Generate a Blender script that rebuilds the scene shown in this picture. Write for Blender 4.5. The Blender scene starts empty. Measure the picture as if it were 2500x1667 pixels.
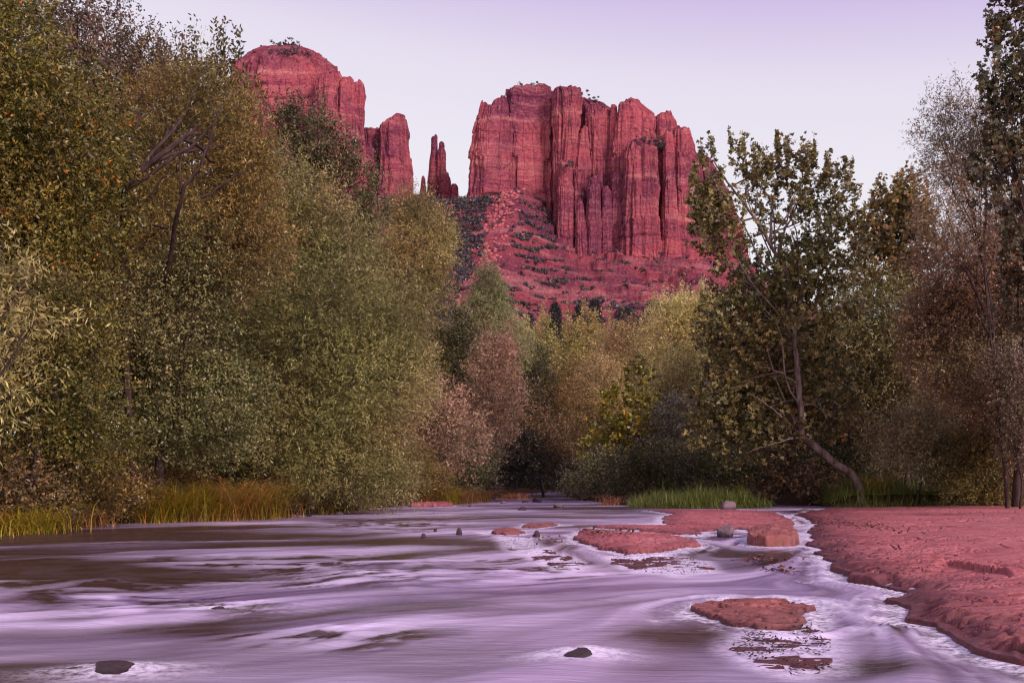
import bpy, math, numpy as np
from math import radians, pi

S = bpy.context.scene
COL = S.collection
# ---------------------------------------------------------------- camera
F, CX, HOR, CAMH = 2430.56, 1250.0, 1170.0, 1.3
cam_d = bpy.data.cameras.new('camera'); cam = bpy.data.objects.new('camera', cam_d); COL.objects.link(cam)
cam.location = (0, 0, CAMH); cam.rotation_euler = (radians(90), 0, 0)
cam_d.lens = 35; cam_d.sensor_width = 36; cam_d.shift_y = (HOR-833.5)/2500.0
cam_d.clip_start = 0.1; cam_d.clip_end = 20000
S.camera = cam
# ---------------------------------------------------------------- sky
SUN_EL, SUN_AZ = radians(28), radians(140)      # dusk glow, behind and to the right of the camera
W = bpy.data.worlds.new('World'); S.world = W; W.use_nodes = True
nt = W.node_tree; nt.nodes.clear()
def wn(t, **k):
    n = nt.nodes.new(t)
    for a, b in k.items(): setattr(n, a, b)
    return n
out = wn('ShaderNodeOutputWorld'); bg = wn('ShaderNodeBackground')
sky = wn('ShaderNodeTexSky', sky_type='NISHITA'); sky.sun_disc = False
sky.sun_elevation = radians(4); sky.sun_rotation = SUN_AZ
tc = wn('ShaderNodeTexCoord'); sep = wn('ShaderNodeSeparateXYZ')
nt.links.new(tc.outputs['Generated'], sep.inputs[0])
def wmath(op, a, b=None):
    m = wn('ShaderNodeMath', operation=op)
    for i, v in enumerate((a, b)):
        if v is None: continue
        if isinstance(v, (int, float)): m.inputs[i].default_value = v
        else: nt.links.new(v, m.inputs[i])
    return m.outputs[0]
elev = wmath('ADD', sep.outputs['Z'], wmath('MULTIPLY', sep.outputs['X'], 0.10))
ramp = wn('ShaderNodeValToRGB'); cr = ramp.color_ramp
cr.elements[0].position = 0.0; cr.elements[0].color = (0.88, 0.87, 0.905, 1)
cr.elements[1].position = 1.0; cr.elements[1].color = (0.40, 0.31, 0.62, 1)
for p, c in ((0.20, (0.88, 0.865, 0.905, 1)), (0.31, (0.85, 0.815, 0.90, 1)), (0.385, (0.80, 0.735, 0.87, 1)), (0.46, (0.60, 0.48, 0.79, 1)), (0.6, (0.52, 0.42, 0.72, 1))):
    e = cr.elements.new(p); e.color = c
nt.links.new(elev, ramp.inputs[0])
# afterglow on the side of the sky where the sun went down (behind the camera)
glow = wmath('POWER', wmath('MAXIMUM', wmath('ADD', wmath('MULTIPLY', sep.outputs['Y'], -0.75), wmath('MULTIPLY', sep.outputs['X'], 0.35)), 0.0), 1.3)
glowc = wn('ShaderNodeMix', data_type='RGBA', blend_type='ADD'); glowc.inputs['Factor'].default_value = 1.0
gcol = wn('ShaderNodeMix', data_type='RGBA', blend_type='MULTIPLY'); gcol.inputs['Factor'].default_value = 1.0
gcol.inputs['A'].default_value = (1.25, 0.95, 0.95, 1)
nt.links.new(glow, gcol.inputs['B'])
nt.links.new(ramp.outputs[0], glowc.inputs['A']); nt.links.new(gcol.outputs['Result'], glowc.inputs['B'])
skm = wn('ShaderNodeMix', data_type='RGBA', blend_type='MIX'); skm.inputs['Factor'].default_value = 0.94
sks = wn('ShaderNodeMix', data_type='RGBA', blend_type='MULTIPLY'); sks.inputs['Factor'].default_value = 1.0
sks.inputs['B'].default_value = (0.12, 0.12, 0.12, 1)
nt.links.new(sky.outputs[0], sks.inputs['A']); nt.links.new(sks.outputs['Result'], skm.inputs['A'])
nt.links.new(glowc.outputs['Result'], skm.inputs['B'])
nt.links.new(skm.outputs['Result'], bg.inputs['Color']); bg.inputs['Strength'].default_value = 1.0
nt.links.new(bg.outputs[0], out.inputs[0])
# ---------------------------------------------------------------- low soft sun
sun_d = bpy.data.lights.new('sun', 'SUN'); sun = bpy.data.objects.new('sun', sun_d); COL.objects.link(sun)
sun_d.energy = 3.3; sun_d.angle = radians(12); sun_d.color = (1.0, 0.84, 0.78)
sun.rotation_euler = (radians(90)-SUN_EL, 0, radians(180)-SUN_AZ)
S.view_settings.view_transform = 'Standard'; S.view_settings.look = 'None'
S.view_settings.exposure = 0.06; S.view_settings.gamma = 1.0
S.cycles.max_bounces = 5; S.cycles.diffuse_bounces = 2; S.cycles.glossy_bounces = 2
S.cycles.transmission_bounces = 2; S.cycles.transparent_max_bounces = 4
S.cycles.caustics_reflective = False; S.cycles.caustics_refractive = False
S.cycles.use_denoising = True
S.cycles.filter_width = 1.2

# ================================================================ helpers
rng = np.random.default_rng(7)
def PX(px, py, Y):
    return np.array(((px-CX)/F*Y, Y, CAMH+(HOR-py)/F*Y))
def WP(px, py):                       # a pixel on the water plane
    Y = CAMH*F/(py-HOR); return ((px-CX)/F*Y, Y)
def _h(ix, iy, iz, s):
    n = (ix*374761393 + iy*668265263 + iz*2147483647 + s*1274126177) & 0xffffffff
    n = ((n ^ (n >> 13))*1274126177) & 0xffffffff
    n = (n ^ (n >> 16)) & 0xffffffff
    return n/4294967295.0
def vn(x, y=0.0, z=0.0, s=0):
    x, y, z = np.broadcast_arrays(np.asarray(x, float), np.asarray(y, float), np.asarray(z, float))
    fx, fy, fz = np.floor(x), np.floor(y), np.floor(z)
    ix, iy, iz = fx.astype(np.int64), fy.astype(np.int64), fz.astype(np.int64)
    u, v, w = x-fx, y-fy, z-fz
    u = u*u*(3-2*u); v = v*v*(3-2*v); w = w*w*(3-2*w)
    r = 0
    for a in (0, 1):
        for b in (0, 1):
            for c in (0, 1):
                r = r + _h(ix+a, iy+b, iz+c, s)*(u if a else 1-u)*(v if b else 1-v)*(w if c else 1-w)
    return r
def fbm(x, y=0.0, z=0.0, o=4, s=0, g=0.5):
    r = 0; a = 1.0; t = 0; f = 1.0
    for k in range(o):
        r = r + a*vn(np.asarray(x)*f, np.asarray(y)*f, np.asarray(z)*f, s+k*17); t += a; a *= g; f *= 2.03
    return r/t
def sst(a, b, x):
    t = np.clip((x-a)/(b-a), 0, 1); return t*t*(3-2*t)
def sdf(px, py, poly):                # signed distance to polygon, + inside
    poly = np.asarray(poly, float); n = len(poly)
    d = np.full(px.shape, 1e9); ins = np.zeros(px.shape, bool)
    for i in range(n):
        a, b = poly[i], poly[(i+1) % n]
        e = b-a; wx, wy = px-a[0], py-a[1]
        t = np.clip((wx*e[0]+wy*e[1])/(e@e+1e-12), 0, 1)
        d = np.minimum(d, (wx-t*e[0])**2+(wy-t*e[1])**2)
        c = (a[1] > py) != (b[1] > py)
        with np.errstate(divide='ignore', invalid='ignore'):
            xx = a[0]+(py-a[1])*e[0]/(e[1] if e[1] != 0 else 1e-12)
        ins ^= c & (px < xx)
    return np.where(ins, 1, -1)*np.sqrt(d)
def mk(name, V, Q, mat, parent=None, col=None, smooth=False, attrs=None):
    me = bpy.data.meshes.new(name)
    V = np.ascontiguousarray(V, np.float32); Q = np.ascontiguousarray(Q, np.int32)
    k = Q.shape[1]
    me.vertices.add(len(V)); me.vertices.foreach_set('co', V.ravel())
    me.loops.add(Q.size); me.loops.foreach_set('vertex_index', Q.ravel())
    me.polygons.add(len(Q)); me.polygons.foreach_set('loop_start', np.arange(0, Q.size, k, dtype=np.int32))
    if smooth: me.polygons.foreach_set('use_smooth', np.ones(len(Q), bool))
    me.update(calc_edges=True)
    if col is not None:
        a = me.color_attributes.new('Col', 'FLOAT_COLOR', 'POINT')
        c = np.ones((len(V), 4), np.float32); c[:, :3] = col; a.data.foreach_set('color', c.ravel())
    for n, v in (attrs or {}).items():
        a = me.attributes.new(n, 'FLOAT', 'POINT'); a.data.foreach_set('value', np.ascontiguousarray(v, np.float32).ravel())
    me.materials.append(mat)
    o = bpy.data.objects.new(name, me); COL.objects.link(o)
    if parent is not None: o.parent = parent
    return o
def root(name, loc):
    o = bpy.data.objects.new(name, None); o.location = [float(v) for v in loc]; o.empty_display_size = 0.3
    COL.objects.link(o); return o
def tag(o, label=None, cat=None, group=None, kind=None):
    if label: o['label'] = label
    if cat: o['category'] = cat
    if group: o['group'] = group
    if kind: o['kind'] = kind
    return o
def gridq(nr, nc, wrap=False):
    r = np.arange(nr-1)[:, None]; c = np.arange(nc if wrap else nc-1)[None, :]
    c2 = (c+1) % nc
    a = r*nc+c; b = r*nc+c2; d = (r+1)*nc+c2; e = (r+1)*nc+c
    return np.stack([a, b, d, e], -1).reshape(-1, 4)
def cull(V, Q, keepv):
    Q = Q[keepv[Q].any(1)]
    u, inv = np.unique(Q, return_inverse=True)
    return V[u], inv.reshape(-1, 4), u

# ================================================================ materials
def mat_new(name):
    m = bpy.data.materials.new(name); m.use_nodes = True
    t = m.node_tree; t.nodes.clear()
    return m, t
class NB:
    def __init__(s, t): s.t = t
    def n(s, ty, ins=None, **k):
        x = s.t.nodes.new(ty)
        for a, b in k.items(): setattr(x, a, b)
        for a, b in (ins or {}).items():
            if isinstance(b, bpy.types.NodeSocket): s.t.links.new(b, x.inputs[a])
            else: x.inputs[a].default_value = b
        return x
    def math(s, op, a, b=0.0, clamp=False):
        return s.n('ShaderNodeMath', {0: a, 1: b}, operation=op, use_clamp=clamp).outputs[0]
    def mix(s, f, a, b, bt='MIX'):
        return s.n('ShaderNodeMix', {'Factor': f, 'A': a, 'B': b}, data_type='RGBA', blend_type=bt).outputs['Result']
    def noise(s, vec, scale, detail=4, rough=0.55, dist=0.0):
        return s.n('ShaderNodeTexNoise', {'Vector': vec, 'Scale': scale, 'Detail': detail, 'Roughness': rough, 'Distortion': dist}).outputs['Fac']
    def mapr(s, v, a, b, c=0.0, d=1.0):
        return s.n('ShaderNodeMapRange', {'Value': v, 'From Min': a, 'From Max': b, 'To Min': c, 'To Max': d}).outputs[0]
    def scale(s, vec, sc):
        return s.n('ShaderNodeMapping', {'Vector': vec, 'Scale': sc}).outputs[0]
def C(r, g, b): return (r, g, b, 1)

def leaf_mat(name, gloss=0.35, trans=0.25):
    m, t = mat_new(name); b = NB(t)
    a = b.n('ShaderNodeAttribute', attribute_name='Col')
    p = b.n('ShaderNodeBsdfPrincipled', {'Base Color': a.outputs['Color'], 'Roughness': 0.36, 'Specular IOR Level': gloss})
    tr = b.n('ShaderNodeBsdfTranslucent', {'Color': a.outputs['Color']})
    mx = b.n('ShaderNodeMixShader', {0: trans, 1: p.outputs[0], 2: tr.outputs[0]})
    b.n('ShaderNodeOutputMaterial', {0: mx.outputs[0]}); return m
M_LEAF = leaf_mat('leaf', 0.34, 0.12)
M_GRASS = leaf_mat('grass_blade', 0.3, 0.3)
def bark_mat(name, c1, c2):
    m, t = mat_new(name); b = NB(t)
    tcx = b.n('ShaderNodeTexCoord').outputs['Object']
    n = b.noise(b.scale(tcx, (3, 3, 0.8)), 2.0, 5)
    col = b.mix(b.mapr(n, 0.35, 0.65), c1, c2)
    bp = b.n('ShaderNodeBump', {'Height': n, 'Strength': 0.5, 'Distance': 0.05})
    p = b.n('ShaderNodeBsdfPrincipled', {'Base Color': col, 'Roughness': 0.9, 'Specular IOR Level': 0.1, 'Normal': bp.outputs[0]})
    b.n('ShaderNodeOutputMaterial', {0: p.outputs[0]}); return m
M_BARK = bark_mat('bark_dark', C(0.035, 0.02, 0.02), C(0.075, 0.045, 0.042))
M_BARKP = bark_mat('bark_pale', C(0.20, 0.145, 0.13), C(0.06, 0.038, 0.034))

def butte_mat(name, base, dark, lite, bandk=0.75, bump=1.6):
    m, t = mat_new(name); b = NB(t)
    o = b.n('ShaderNodeTexCoord').outputs['Object']
    warp = b.noise(o, 0.03, 3)
    sep = b.n('ShaderNodeSeparateXYZ', {0: o})
    zz = b.math('ADD', sep.outputs[2], b.math('MULTIPLY', warp, 14.0))
    zv = b.n('ShaderNodeCombineXYZ', {0: b.math('MULTIPLY', sep.outputs[0], 0.035), 1: b.math('MULTIPLY', sep.outputs[1], 0.035), 2: zz}).outputs[0]
    band = b.noise(zv, 0.13, 5, 0.65)
    fine = b.noise(zv, 0.55, 3, 0.6)
    huge = b.noise(o, 0.018, 4, 0.55)
    blot = b.noise(b.scale(o, (1.3, 1.3, 0.7)), 0.075, 6, 0.66)
    stain = b.noise(b.scale(o, (0.30, 0.30, 0.016)), 1.0, 5, 0.65)
    grit = b.noise(o, 0.55, 6, 0.75)
    joint = b.n('ShaderNodeTexVoronoi', {'Vector': b.scale(o, (0.11, 0.11, 0.022)), 'Scale': 1.0, 'Randomness': 1.0}, feature='DISTANCE_TO_EDGE').outputs['Distance']
    c = b.mix(b.mapr(huge, 0.36, 0.54), dark, base)
    c = b.mix(b.math('MULTIPLY', b.mapr(blot, 0.50, 0.38), 0.6), c, dark)
    c = b.mix(b.math('MULTIPLY', b.math('MULTIPLY', b.mapr(band, 0.52, 0.66), bandk), b.mapr(blot, 0.35, 0.6, 0.35, 1.0)), c, lite)
    c = b.mix(b.math('MULTIPLY', b.mapr(band, 0.45, 0.38), 0.45), c, dark)
    c = b.mix(b.math('MULTIPLY', b.math('MULTIPLY', b.mapr(fine, 0.54, 0.66), b.mapr(blot, 0.42, 0.60)), 0.55), c, dark)
    c = b.mix(b.math('MULTIPLY', b.mapr(stain, 0.57, 0.70), 0.5), c, C(dark[0]*0.55, dark[1]*0.8, dark[2]*0.85))
    c = b.mix(b.math('MULTIPLY', b.math('MULTIPLY', b.mapr(joint, 0.035, 0.0), b.mapr(b.noise(o, 0.05, 3), 0.48, 0.60)), 0.7 if bandk < 0.9 else 0.0), c, C(dark[0]*0.45, dark[1]*0.6, dark[2]*0.7))
    c = b.mix(b.math('MULTIPLY', b.mapr(grit, 0.50, 0.68), 0.55), c, lite)
    c = b.mix(b.math('MULTIPLY', b.mapr(grit, 0.46, 0.34), 0.5), c, dark)
    h = b.math('ADD', b.math('MULTIPLY', fine, 0.8), b.math('ADD', b.math('MULTIPLY', grit, 1.4), b.math('MULTIPLY', band, 2.0)))
    h = b.math('ADD', h, b.mapr(joint, 0.0, 0.06, 0.0, 0.5 if bandk < 0.9 else 0.0))
    bp = b.n('ShaderNodeBump', {'Height': h, 'Strength': 1.0, 'Distance': bump})
    p = b.n('ShaderNodeBsdfPrincipled', {'Base Color': c, 'Roughness': 0.95, 'Specular IOR Level': 0.05, 'Normal': bp.outputs[0]})
    b.n('ShaderNodeOutputMaterial', {0: p.outputs[0]}); return m
M_BUTTE = butte_mat('red_sandstone_cliff', C(0.42, 0.086, 0.110), C(0.16, 0.036, 0.076), C(0.56, 0.215, 0.205), 0.89)
M_HILL = butte_mat('red_rock_slope', C(0.37, 0.072, 0.098), C(0.14, 0.034, 0.07), C(0.52, 0.20, 0.21), 0.95, 2.5)

def slab_mat(name, base, dark, lite):
    m, t = mat_new(name); b = NB(t)
    o = b.n('ShaderNodeTexCoord').outputs['Object']
    big = b.noise(o, 0.45, 5, 0.6)
    fine = b.noise(o, 9.0, 6, 0.7)
    pit = b.noise(b.scale(o, (1.0, 2.4, 2.0)), 3.2, 6, 0.65, 0.6)
    wet = b.n('ShaderNodeAttribute', attribute_name='wet').outputs['Fac']
    c = b.mix(b.mapr(big, 0.35, 0.65), base, lite)
    c = b.mix(b.mapr(fine, 0.3, 0.7, 0.0, 0.35), c, dark)
    c = b.mix(b.math('MULTIPLY', b.mapr(pit, 0.52, 0.42), 0.35), c, dark)
    stn = b.noise(b.scale(o, (0.8, 1.8, 1.0)), 1.1, 6, 0.7, 0.8)
    c = b.mix(b.math('MULTIPLY', b.mapr(stn, 0.54, 0.66), 0.45), c, dark)
    spk = b.noise(o, 26.0, 3, 0.6)
    c = b.mix(b.math('MULTIPLY', b.mapr(spk, 0.56, 0.66), 0.5), c, dark)
    c = b.mix(b.math('MULTIPLY', wet, 0.85), c, C(dark[0]*0.35, dark[1]*0.4, dark[2]*0.45))
    h = b.math('ADD', b.math('MULTIPLY', pit, 1.0), b.math('ADD', b.math('MULTIPLY', fine, 0.45), b.math('MULTIPLY', spk, 0.18)))
    bp = b.n('ShaderNodeBump', {'Height': h, 'Strength': 1.0, 'Distance': 0.045})
    rough = b.mapr(wet, 0.0, 1.0, 0.9, 0.35)
    p = b.n('ShaderNodeBsdfPrincipled', {'Base Color': c, 'Roughness': rough, 'Specular IOR Level': 0.25, 'Normal': bp.outputs[0]})
    b.n('ShaderNodeOutputMaterial', {0: p.outputs[0]}); return m
M_SLAB = slab_mat('red_slickrock', C(0.42, 0.115, 0.122), C(0.17, 0.038, 0.042), C(0.54, 0.185, 0.195))
M_SLABD = slab_mat('brown_slickrock', C(0.36, 0.115, 0.10), C(0.17, 0.048, 0.046), C(0.43, 0.155, 0.14))
M_STONE = slab_mat('grey_stone', C(0.20, 0.13, 0.15), C(0.07, 0.04, 0.05), C(0.28, 0.19, 0.21))
M_DARKST = slab_mat('dark_wet_stone', C(0.08, 0.04, 0.045), C(0.03, 0.018, 0.02), C(0.13, 0.07, 0.075))

def ground_mat():
    m, t = mat_new('dark_soil'); b = NB(t)
    o = b.n('ShaderNodeTexCoord').outputs['Object']
    n = b.noise(o, 0.8, 6, 0.65); n2 = b.noise(o, 6.0, 5, 0.7)
    c = b.mix(b.mapr(n, 0.35, 0.65), C(0.03, 0.018, 0.014), C(0.06, 0.03, 0.022))
    c = b.mix(b.mapr(n2, 0.4, 0.7, 0, 0.6), c, C(0.06, 0.05, 0.022))
    bp = b.n('ShaderNodeBump', {'Height': n2, 'Strength': 0.6, 'Distance': 0.1})
    p = b.n('ShaderNodeBsdfPrincipled', {'Base Color': c, 'Roughness': 1.0, 'Specular IOR Level': 0.0, 'Normal': bp.outputs[0]})
    b.n('ShaderNodeOutputMaterial', {0: p.outputs[0]}); return m
M_GROUND = ground_mat()
def water_mat():
    m, t = mat_new('creek_water'); b = NB(t)
    foam = b.n('ShaderNodeAttribute', attribute_name='silk').outputs['Fac']
    fro = b.n('ShaderNodeAttribute', attribute_name='froth').outputs['Fac']
    o = b.n('ShaderNodeTexCoord').outputs['Object']
    g = b.noise(b.scale(o, (1.0, 1.6, 1.0)), 7.0, 5, 0.65)
    bub = b.noise(o, 22.0, 3, 0.6)
    fr = b.math('MULTIPLY', fro, b.mapr(b.math('ADD', b.math('MULTIPLY', g, 0.6), b.math('MULTIPLY', bub, 0.4)), 0.40, 0.56), clamp=True)
    tone = b.n('ShaderNodeAttribute', attribute_name='tone').outputs['Fac']
    rp = b.n('ShaderNodeMapping', {'Vector': o, 'Rotation': (0, 0, 0.35), 'Scale': (1.0, 6.0, 1.0)}).outputs[0]
    rn = b.noise(rp, 1.3, 4, 0.6, 0.4)
    wb = b.n('ShaderNodeBump', {'Height': rn, 'Strength': 0.35, 'Distance': 0.05}).outputs[0]
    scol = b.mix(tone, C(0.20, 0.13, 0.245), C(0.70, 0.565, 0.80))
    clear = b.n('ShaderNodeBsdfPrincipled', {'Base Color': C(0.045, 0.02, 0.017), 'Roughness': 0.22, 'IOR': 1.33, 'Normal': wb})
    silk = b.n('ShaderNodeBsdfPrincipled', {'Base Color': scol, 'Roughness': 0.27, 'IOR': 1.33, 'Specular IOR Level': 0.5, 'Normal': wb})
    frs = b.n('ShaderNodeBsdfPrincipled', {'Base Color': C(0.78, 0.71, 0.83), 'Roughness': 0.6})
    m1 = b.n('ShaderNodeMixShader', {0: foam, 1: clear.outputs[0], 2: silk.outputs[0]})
    m2 = b.n('ShaderNodeMixShader', {0: fr, 1: m1.outputs[0], 2: frs.outputs[0]})
    b.n('ShaderNodeOutputMaterial', {0: m2.outputs[0]}); return m
M_WATER = water_mat()

# ================================================================ ground sheet
LB = np.array([(-40, -14.5), (0, -14), (12, -13.4), (24.3, -12.5), (30, -11.1), (35.9, -8.1), (42, -6.05), (51, -5.2), (57, -2.3), (61, -1.25), (79, -0.3), (96, 2.8), (130, 12), (160, 26)])
RB = np.array([(-40, 40), (38, 40), (46.0, 34), (46.8, 7.2), (51, 5.25), (61, 4.3), (75, 3.7), (90, 4.9), (100, 7.5), (130, 18), (160, 34)])
def ground_z(x, y):
    l = np.interp(y, LB[:, 0], LB[:, 1]) + 0.5*(fbm(x*0.3, y*0.3, o=3, s=3)-0.5)
    r = np.interp(y, RB[:, 0], RB[:, 1]) + 0.5*(fbm(x*0.3, y*0.3, o=3, s=5)-0.5)
    d = np.maximum(l-x, x-r)                    # > 0 on land
    d = np.where(y > 160, 5.0, d)
    z = -0.7 + 0.84*sst(-0.5, 0.5, d) + 0.5*sst(0.8, 9, d) + 0.25*(fbm(x*0.4, y*0.4, o=4, s=9)-0.5)*sst(0, 2, d)
    z = z - 1.3*np.exp(-((x-13.6)/1.5)**2-((y-48.5)/3.4)**2)
    z = z + np.clip(y-130, 0, 700)*0.045
    return z
ys = np.concatenate([np.linspace(-60, 4, 18), np.geomspace(5, 200, 190), np.geomspace(210, 6000, 50)])
tx = np.linspace(-1, 1, 240); 
X = (np.sinh(tx*4.2)/np.sinh(4.2))[None, :]*(60+ys.clip(0)[:, None]*1.1); Yg = np.broadcast_to(ys[:, None], X.shape)
Zg = ground_z(X, Yg)
ground = mk('ground', np.stack([X, Yg, Zg], -1).reshape(-1, 3), gridq(*X.shape), M_GROUND, smooth=True)
tag(ground, kind='structure')

# ================================================================ slickrock slabs (polygons are the waterlines)
R_EDGE = [WP(*p) for p in ((2600, 1662), (2500, 1629), (2421, 1608), (2370, 1582), (2317, 1557), (2272, 1530), (2201, 1519), (2204, 1495), (2190, 1474), (2182, 1462), (2204, 1447), (2126, 1429), (2064, 1420), (2028, 1385), (2016, 1370), (1996, 1352), (2008, 1341), (1958, 1333), (1989, 1322), (1974, 1304), (1989, 1280), (1971, 1268), (1939, 1257), (1975, 1250))]
R_POLY = [(9, 4.2), ] + R_EDGE + [(14.0, 44.2), (20, 46.5), (36, 46.0), (36, 4.2)]
S1 = [WP(*p) for p in ((1394, 1315), (1425, 1296), (1505, 1304), (1549, 1307), (1626, 1308), (1701, 1324), (1706, 1335), (1637, 1346), (1527, 1356), (1455, 1342), (1416, 1325))]
S2 = [WP(*p) for p in ((1579, 1246), (1695, 1246), (1781, 1246), (1889, 1250), (1930, 1266), (1950, 1283), (1875, 1289), (1831, 1298), (1803, 1292), (1720, 1298), (1718, 1310), (1654, 1306), (1543, 1296), (1499, 1292), (1441, 1287), (1516, 1283), (1621, 1284), (1612, 1266), (1643, 1254))]
S3 = [WP(*p) for p in ((1824, 1322), (1835, 1332), (1870, 1335), (1942, 1334), (1945, 1312), (1935, 1302), (1850, 1304), (1828, 1312))]
S4 = [WP(*p) for p in ((1690, 1490), (1720, 1474), (1781, 1466), (1957, 1470), (1976, 1492), (1986, 1530), (1930, 1540), (1850, 1536), (1780, 1518))]
S4b = [WP(*p) for p in ((1850, 1534), (1986, 1528), (2030, 1570), (2040, 1640), (1941, 1655), (1850, 1628), (1781, 1588), (1800, 1560))]
S5 = [WP(*p) for p in ((1188, 1304), (1215, 1295), (1260, 1293), (1287, 1302), (1275, 1307), (1230, 1308))]
S6 = [WP(*p) for p in ((1272, 1288), (1298, 1279), (1346, 1279), (1361, 1283), (1321, 1289))]
S8 = [WP(*p) for p in ((985, 1233), (1030, 1229), (1080, 1228), (1108, 1235), (1060, 1237), (1000, 1237))]
SH1 = [WP(*p) for p in ((1480, 1362), (1620, 1352), (1720, 1370), (1750, 1400), (1650, 1412), (1560, 1398))]
SH2 = [WP(*p) for p in ((1215, 1312), (1290, 1316), (1330, 1338), (1400, 1362), (1425, 1384), (1385, 1402), (1320, 1368), (1235, 1338))]
def slab(name, poly, hfun, nx, ny, mat, pad=0.5, wobble=0.12, wf=2.2, wetw=0.06, x0=None, ygeo=False, loc=None, damp=0.35):
    P = np.array(poly); lo = P.min(0)-pad; hi = P.max(0)+pad
    yy = np.geomspace(lo[1], hi[1], ny) if ygeo else np.linspace(lo[1], hi[1], ny)
    if x0 is None: xx = np.broadcast_to(np.linspace(lo[0], hi[0], nx)[None, :], (ny, nx))
    else:
        l = np.interp(yy, x0[0], x0[1]); r = np.maximum(yy*0.56, l+2.0)
        xx = np.concatenate([l[:, None]+(r-l)[:, None]*np.linspace(0, 1, nx)[None, :], r[:, None]+(np.maximum(hi[0]-r, 0.5))[:, None]*np.linspace(0, 1, 91)[None, 1:]**1.6], 1)
    y2 = np.broadcast_to(yy[:, None], xx.shape)
    d = sdf(xx, y2, P) + wobble*(fbm(xx*wf, y2*wf, o=4, s=21)-0.5)*2
    z = hfun(d, xx, y2)
    wet = np.clip((1-(z-0.01)/wetw)*1.6*(0.6+0.8*fbm(xx*3, y2*3, o=3, s=23))-0.2, 0, 1)
    wet = np.maximum(wet, damp*sst(1.5, 0.1, d)*sst(0.40, 0.54, fbm(xx*1.6, y2*2.2, o=5, s=25, g=0.65)+0.12*sst(0.9, 0.0, d)))
    c = P.mean(0) if loc is None else loc
    V = np.stack([xx-c[0], y2-c[1], z], -1).reshape(-1, 3)
    V, Q, u = cull(V, gridq(*xx.shape), (z > -0.22).ravel())
    o = mk(name, V, Q, mat, smooth=True, attrs={'wet': wet.ravel()[u]})
    o.location = (c[0], c[1], 0); return o
def hslab(height, edge=0.10, crown=0.0, rough=0.03, terr=0.0):
    def f(d, x, y):
        n = fbm(x*1.3, y*2.0, o=5, s=31)-0.5
        h = -0.3+(0.3+height*0.75)*sst(-edge*0.5, edge*0.5, d) + height*0.25*sst(0, 0.6, d) + crown*sst(0.0, 3.0, d)
        q = (h+0.05*n)*24; fq = np.floor(q); led = (fq+sst(0.5, 0.97, q-fq))/24-0.05*n
        h = h*0.45+led*0.55
        for sx, sy, dp, sd in ((1.4, 4.5, 1.3, 33), (3.5, 10.0, 0.8, 35)):
            w_ = fbm(x*0.8, y*0.8, o=2, s=sd+5)
            r = 1-np.abs(2*fbm(x*sx+w_, y*sy+x*w_*0.8, o=3, s=sd)-1)
            h = h - rough*dp*sst(0.86, 1.0, r)*sst(-0.05, 0.15, d)
        return h + rough*1.6*n + rough*0.4*(fbm(x*7, y*9, o=3, s=39)-0.5)
    return f
LIP = np.array([PX(a, b, 1)[:2]*0 + np.array(((a-CX)/(b-HOR)*1.02, 1.02*F/(b-HOR))) for a, b in ((2060, 1392), (2110, 1374), (2180, 1366), (2260, 1362), (2340, 1352), (2420, 1366), (2480, 1384))])
def h_right(d, x, y):
    n = fbm(x*0.35, y*0.30, o=4, s=41)-0.5
    n2 = fbm(x*1.1, y*1.6, o=5, s=43)-0.5
    far_ = 0.35+0.65*sst(40, 12, y)
    h = -0.3 + 0.34*sst(-0.05, 0.05, d) + far_*(0.09*sst(0.0, 0.45, d) + 0.12*sst(0.3, 2.6, d) + 0.08*sst(1.5, 7, d))
    h = h + 0.30*n*far_*sst(0.2, 3, d)
    yl = np.interp(x, LIP[:, 0], LIP[:, 1])+0.9*(fbm(x*1.3, y*0.4, o=2, s=67)-0.5)
    ins_ = sst(LIP[0, 0]-0.1, LIP[1, 0], x)*sst(LIP[-1, 0]+1.5, LIP[-2, 0], x)
    h = h + ins_*np.where(y > yl, 0.075*sst(3.5, 0.0, y-yl)*sst(0.0, 0.28, y-yl)*(0.4+1.2*fbm(x*0.8, o=2, s=68)), -0.03*sst(-2.0, 0.0, y-yl))
    # broken bedding ledges near the waterline, fading inland
    band = sst(3.6, 0.5, d)*sst(30, 12, y)
    q = h*8.0+1.3*n2; fq = np.floor(q); led = (fq+sst(0.55, 0.97, q-fq)-1.3*n2)/8.0
    k = 0.5*band*sst(0.02, 0.2, d)
    h = h*(1-k)+led*k
    # short dark cracks lying along the bedding
    for sx, sy, th, dp, sd, bw in ((0.30, 1.0, 0.955, 0.16, 51, 0.0), (0.7, 2.4, 0.94, 0.11, 53, 0.35), (1.5, 4.6, 0.90, 0.085, 57, 0.85), (3.2, 8.5, 0.84, 0.05, 59, 1.0)):
        w_ = fbm(x*0.7, y*0.7, o=2, s=sd+1)
        c_ = 1-np.abs(2*fbm(x*sx+1.2*w_, y*sy+0.8*x*w_, o=2, s=sd)-1)
        gate = sst(0.46, 0.60, fbm(x*0.6, y*0.7, o=3, s=sd+2)+0.14*band)*(1-bw+bw*band)
        h = h - dp*sst(th, 1.0, c_)*gate*sst(0.0, 0.3, d)
    h = h + 0.03*n2*band + 0.012*(fbm(x*6, y*6, o=3, s=49)-0.5)*sst(-.05, .1, d)
    return h
edge_y = np.array([p[1] for p in R_EDGE]); edge_x = np.array([p[0] for p in R_EDGE])
yk = np.concatenate([[3.0], np.sort(edge_y), [48]])
xk = np.concatenate([[2.9], edge_x[np.argsort(edge_y)]-0.9, [12.0]])
xk = np.array([xk[max(0, i-2):i+3].min() for i in range(len(xk))])
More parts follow.
